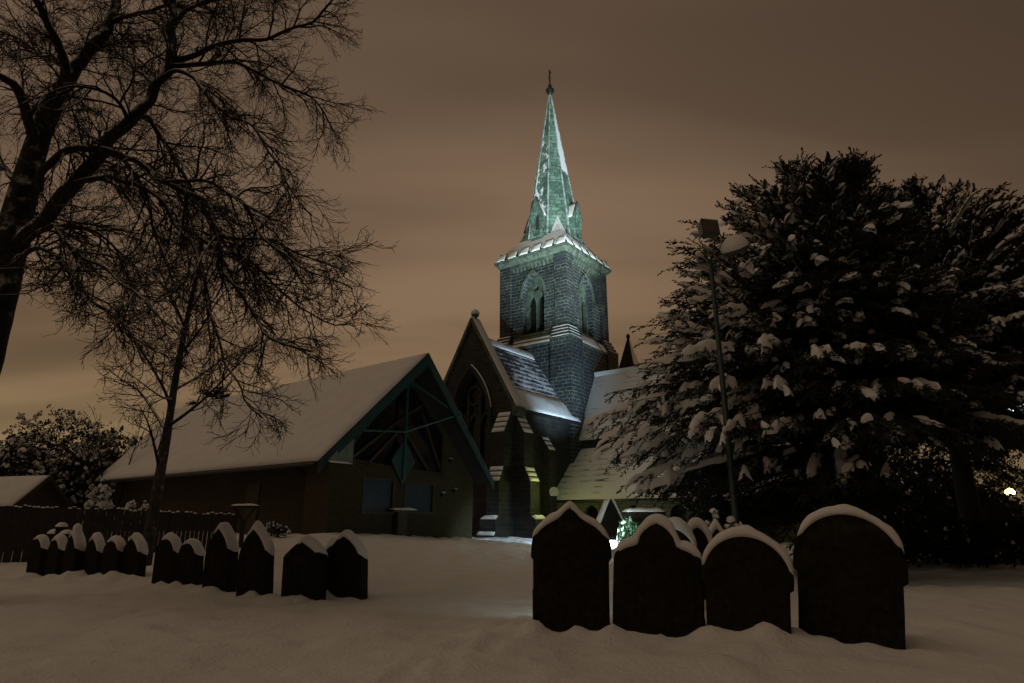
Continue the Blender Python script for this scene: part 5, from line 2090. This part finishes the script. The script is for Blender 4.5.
# ------------------------------------------------------------------ fence, shed, lamps, houses
def build_small():
    # close-boarded fence
    rs = random.Random(3)
    pts = [Vector((-21.5, 20.4, 0)), Vector((-16.5, 20.0, 0)), Vector((-13.6, 20.6, 0)), Vector((-11.4, 21.2, 0)), Vector((-9.5, 21.8, 0))]
    tops = [1.86, 1.80, 1.72, 1.60, 1.56]
    root = empty('board_fence', (pts[1].x, pts[1].y, 0))
    tag(root, 'dark close-boarded wooden fence behind the left row of gravestones', 'fence')
    o = root.location
    bd, sn = MB(), MB()
    for i in range(len(pts) - 1):
        a, b = pts[i] - o, pts[i + 1] - o
        L = (b - a).length
        d = (b - a).normalized()
        nrm = Vector((d.y, -d.x, 0))
        n = int(L / .125)
        for k in range(n):
            t0, t1 = k / n, (k + .9) / n
            zt = tops[i] * (1 - t0) + tops[i + 1] * t0 + rs.uniform(-.035, .03)
            w = .008 if k % 2 else .022
            p, q = a.lerp(b, t0) + nrm * w, a.lerp(b, t1) + nrm * w
            z0 = -.2
            bd.add([p + Vector((0, 0, z0)), q + Vector((0, 0, z0)), q - nrm * .018 + Vector((0, 0, z0)), p - nrm * .018 + Vector((0, 0, z0)),
                    p + Vector((0, 0, zt)), q + Vector((0, 0, zt)), q - nrm * .018 + Vector((0, 0, zt)), p - nrm * .018 + Vector((0, 0, zt))],
                   [(0, 3, 2, 1), (4, 5, 6, 7), (0, 1, 5, 4), (1, 2, 6, 5), (2, 3, 7, 6), (3, 0, 4, 7)])
            if rs.random() < .75:
                h = rs.uniform(.015, .05)
                sn.add([p + nrm * .01 + Vector((0, 0, zt)), q + nrm * .01 + Vector((0, 0, zt)), q - nrm * .03 + Vector((0, 0, zt)), p - nrm * .03 + Vector((0, 0, zt)),
                        p.lerp(q, .2) - nrm * .005 + Vector((0, 0, zt + h)), p.lerp(q, .8) - nrm * .005 + Vector((0, 0, zt + h))],
                       [(0, 1, 5, 4), (2, 3, 4, 5), (1, 2, 5), (3, 0, 4)])
        m = max(1, int(L / 1.8))
        for k in range(m + (1 if i == len(pts) - 2 else 0)):
            c = a.lerp(b, k / m) - nrm * .07
            zt = tops[i] * (1 - k / m) + tops[i + 1] * k / m
            ps = MB()
            ps.box(c.x - .05, c.x + .05, c.y - .05, c.y + .05, -.3, zt + .06)
            ps.build('post', M['fence_wood'], root)
    bd.build('boards', M['fence_wood'], root)
    sn.build('snow_cover', M['snow'], root)
    # Y-topped end post of the fence
    c = pts[-1] + Vector((.25, .1, 0)) - o
    ep = MB()
    ep.box(c.x - .06, c.x + .06, c.y - .06, c.y + .06, -.3, 1.35)
    ep.beam(c + Vector((0, 0, 1.25)), c + Vector((-.36, 0, 1.78)), .07, .08)
    ep.beam(c + Vector((0, 0, 1.25)), c + Vector((.36, 0, 1.78)), .07, .08)
    ep.box(c.x - .45, c.x + .45, c.y - .06, c.y + .06, 1.76, 1.83)
    ep.build('end_post', M['fence_wood'], root)
    es = MB()
    snow_slab(es, c + Vector((-.46, -.08, 1.83)), c + Vector((.46, -.08, 1.83)), c + Vector((.46, .08, 1.83)), c + Vector((-.46, .08, 1.83)), .07, 4, 10, 4)
    fix_normals(es.build('end_post_snow', M['snow'], root, True))

    # garden shed behind the fence
    D = 25.0
    a = at(40, 503, D)
    root = empty('garden_shed', (a.x, D, gz(a.x, D)), R(-18))
    tag(root, 'small garden shed with a snow-covered gabled roof, at the left edge behind the fence', 'shed')
    zr = at(30, 476, D).z - root.location.z
    ze = zr - 1.05
    w = MB()
    w.extrude([(0, -1.0, -.2), (0, 1.0, -.2), (0, 1.0, ze), (0, 0, zr - .1), (0, -1.0, ze)], (-3.4, 0, 0))
    fix_normals(w.build('wall', M['soffit_wood'], root))
    r_ = MB()
    for s in (-1, 1):
        r_.extrude([(.25, s * 1.2, ze - .18), (-3.6, s * 1.2, ze - .18), (-3.6, 0, zr), (.25, 0, zr)], (0, 0, -.07))
    ro = r_.build('roof', M['soffit_wood'], root)
    s_ = MB()
    for s in (-1, 1):
        snow_slab(s_, (-3.6, s * 1.2, ze - .17), (.25, s * 1.2, ze - .17), (.25, 0, zr + .01), (-3.6, 0, zr + .01), .10, s, 24, 8, .5)
    fix_normals(s_.build('roof_snow', M['snow'], ro, True))
    b = MB()
    for s in (-1, 1):
        b.extrude([(.27, s * 1.22, ze - .30), (.27, s * 1.22, ze - .16), (.27, 0, zr + .02), (.27, 0, zr - .14)], (.03, 0, 0))
    fix_normals(b.build('bargeboard', M['soffit_wood'], root))

    # floodlight mast
    D = 13.2
    foot = at(741, 560, D)
    root = empty('floodlight_mast', (foot.x - .02, D, gz(foot.x, D)))
    tag(root, 'tall dark green floodlight mast with two unlit snow-topped heads', 'lamp post')
    z0 = root.location.z
    top = at(716, 260, D)
    zt = top.z - z0
    m = MB()
    m.tube([(0, 0, -.2), (0, 0, 1.2), (0, 0, 1.22), (0, 0, zt)], [.095, .095, .072, .048], 12)
    m.build('pole', M['mast_paint'], root, True)
    br = MB()
    br.tube([(0, 0, zt - .12), (-.12, -.02, zt + .12), (-.14, -.02, zt + .26)], .028, 8)
    br.tube([(0, 0, zt - .12), (.22, -.02, zt - .02), (.32, -.02, zt + .0)], .028, 8)
    br.build('bracket', M['mast_paint'], root, True)

    def head(c, rz, tilt, w, h):
        rot = Matrix.Rotation(rz, 3, 'Z') @ Matrix.Rotation(tilt, 3, 'X')
        t = MB()
        t.frustum([(-w * .7, .16, -h * .6), (w * .7, .16, -h * .6), (w * .7, .16, h * .6), (-w * .7, .16, h * .6)],
                  [(-w, -.10, -h), (w, -.10, -h), (w, -.10, h), (-w, -.10, h)])
        t.frustum([(-w, -.10, -h), (w, -.10, -h), (w, -.10, h), (-w, -.10, h)], [(-w * 1.04, -.14, -h * 1.04), (w * 1.04, -.14, -h * 1.04), (w * 1.04, -.14, h * 1.04), (-w * 1.04, -.14, h * 1.04)])
        hb = MB()
        hb.add([c + rot @ Vector(v) for v in t.v], t.f)
        ho = fix_normals(hb.build('lamp_head', M['grey_metal'], root))
        g = MB()
        g.add([c + rot @ Vector(v) for v in ((-w * .9, -.144, -h * .88), (w * .9, -.144, -h * .88), (w * .9, -.144, h * .88), (-w * .9, -.144, h * .88))], [(0, 1, 2, 3)])
        g.build('lamp_glass', M['lamp_glass'], ho)
        s = MB()
        P = lambda x, y, z: c + rot @ Vector((x, y, z))
        snow_slab(s, P(-w * 1.02, -.15, h * 1.04), P(w * 1.02, -.15, h * 1.04), P(w * .75, .18, h * .62), P(-w * .75, .18, h * .62), .11, w, 10, 6, .5)
        fix_normals(s.build('snow_cap', M['snow'], ho, True))
    cl_ = at(707, 231, D) - root.location
    cr2 = at(734, 248, D) - root.location
    head(Vector((cl_.x, -.05, cl_.z)), R(12), R(-8), .215, .19)
    c2 = Vector((cr2.x, -.05, cr2.z))
    rot = Matrix.Rotation(R(-24), 3, 'Y') @ Matrix.Rotation(R(24), 3, 'X')
    t = MB()
    t.lathe((0, 0, 0), [(.30, -.12), (.31, -.08), (.28, .0), (.22, .10), (.12, .17), (.03, .19)], 18)
    hb = MB()
    hb.add([c2 + rot @ Vector(v) for v in t.v], t.f)
    ho = hb.build('lamp_head', M['grey_metal'], root, True)
    t = MB()
    t.lathe((0, 0, 0), [(.26, -.135), (.27, -.125)], 18)
    g = MB()
    g.add([c2 + rot @ Vector(v) for v in t.v], t.f)
    g.build('lamp_glass', M['lamp_glass'], ho)
    t = MB()
    t.lathe((0, 0, 0), [(.315, -.03), (.33, .02), (.29, .13), (.20, .22), (.10, .27), (.02, .285)], 18)
    g = MB()
    g.add([c2 + rot @ Vector(v) * (1 + .06 * noise.noise(Vector(v) * 6)) for v in t.v], t.f)
    g.build('snow_cap', M['snow'], ho, True)

    # globe lamp by the aisle
    D = 33.0
    g = at(554, 492, D)
    root = empty('globe_lamp', (g.x, D, gz(g.x, D)))
    tag(root, 'post lamp with a pale glass globe in front of the greenish aisle wall', 'lamp')
    zc = g.z - root.location.z
    m = MB()
    m.tube([(0, 0, -.2), (0, 0, zc - .28)], .05, 10)
    m.lathe((0, 0, zc - .30), [(.06, 0), (.16, .03), (.16, .10), (.08, .12)], 12)
    m.build('post', M['black_metal'], root)
    m = MB()
    m.lathe((0, 0, zc), [(.06 + .24 * math.sin(math.pi * (i + .5) / 11) - .05, -.26 * math.cos(math.pi * (i + .5) / 11)) for i in range(11)], 18)
    m.build('globe', M['globe_glow'], root, True)
    add_point('globe_light', g + EY * .45 - EX * .2, GLOBE_W, (0.85, 1.0, 0.25), .2)

    # orange street lamp, right edge
    D = 38.0
    g = at(1010, 493, D)
    root = empty('street_lamp', (g.x, D, gz(g.x, D)))
    tag(root, 'glowing orange street lamp on a thin post among dark bushes at right', 'lamp')
    zc = g.z - root.location.z
    m = MB()
    m.tube([(0, 0, -.2), (0, 0, zc - .14)], .045, 8)
    m.build('post', M['black_metal'], root)
    m = MB()
    m.lathe((0, 0, zc - .14), [(.06, 0), (.23, .06), (.26, .22), (.17, .36), (.02, .43)], 14)
    m.build('lantern', M['orange_glow'], root, True)
    add_point('street_light', g + Vector((0, -.5, .1)), 420, (1.0, 0.55, 0.16), .12)

    # far houses between the trees
    def house(px0, px1, D, yt, wallm, lab, wins, lamp=None):
        a, b = at(px0, 530, D), at(px1, 530, D)
        w = b.x - a.x
        root = empty('house', ((a.x + b.x) / 2, D, gz(a.x, D)), R(5))
        tag(root, lab, 'house', 'far houses behind the conifers')
        ze = at(px0, yt, D).z - root.location.z
        m = MB()
        m.box(-w / 2, w / 2, 0, 6, -.4, ze)
        m.build('wall', wallm, root)
        r_ = MB()
        r_.extrude([(-w / 2 - .3, -.4, ze + .002), (-w / 2 - .3, 6.4, ze + .002), (-w / 2 - .3, 3, ze + 2.6)], (w + .6, 0, 0))
        ro = fix_normals(r_.build('roof', M['snow'], root))
        c_ = MB()
        c_.box(w * .22, w * .22 + .7, 2.6, 3.3, ze + 1.8, ze + 3.6)
        c_.build('chimney', M['house_wall'], ro)
        for (wx0, wx1, wy0, wy1) in wins:
            p, q = at(wx0, wy1, D) - root.location, at(wx1, wy0, D) - root.location
            f_ = MB()
            f_.box(p.x - .08, q.x + .08, -.06, -.003, p.z - .08, q.z + .08)
            fo = f_.build('window', M['dark_timber'], root)
            g_ = MB()
            g_.box(p.x, q.x, -.09, -.062, p.z, q.z)
            g_.build('pane', M['window_glow'], fo)
    house(822, 897, 46, 478, M['house_wall'], 'far house with a warm lit window, seen through branches by the largest headstone', [(872, 884, 488, 502), (838, 846, 488, 502)])
    house(730, 815, 44, 484, M['house_wall'], 'far house with one narrow lit window, behind the near conifer trunk', [(774, 779, 505, 521)])
    add_point('house_light', at(866, 500, 44.2), 520, (1.0, 0.6, 0.2), .2)


GLOBE_W = 50
M['lamp_glass'] = plain('lamp_glass', (0.10, 0.095, 0.085), 0.25, 0.2, 5, 0, 0)
M['globe_glow'] = glow_mat('globe_glow', (0.62, 0.66, 0.38), 0.10)
M['orange_glow'] = glow_mat('orange_glow', (1.0, 0.50, 0.12), 16.0)
M['window_glow'] = glow_mat('window_glow', (1.0, 0.55, 0.18), 0.30)
M['house_wall'] = plain('house_wall', (0.34, 0.28, 0.21), 0.8, 0.2, 2)

build_church()
build_hall()
build_graves()
build_small()
build_greenery()
BUMPS.append((at(790, 645, 7.6).x, 7.62, .22, .12))
BUMPS.append((at(716, 645, 7.7).x, 7.75, .18, .08))
BUMPS.append((at(611, 530, 23.0).x, 23.3, .75, .62))
build_ground()
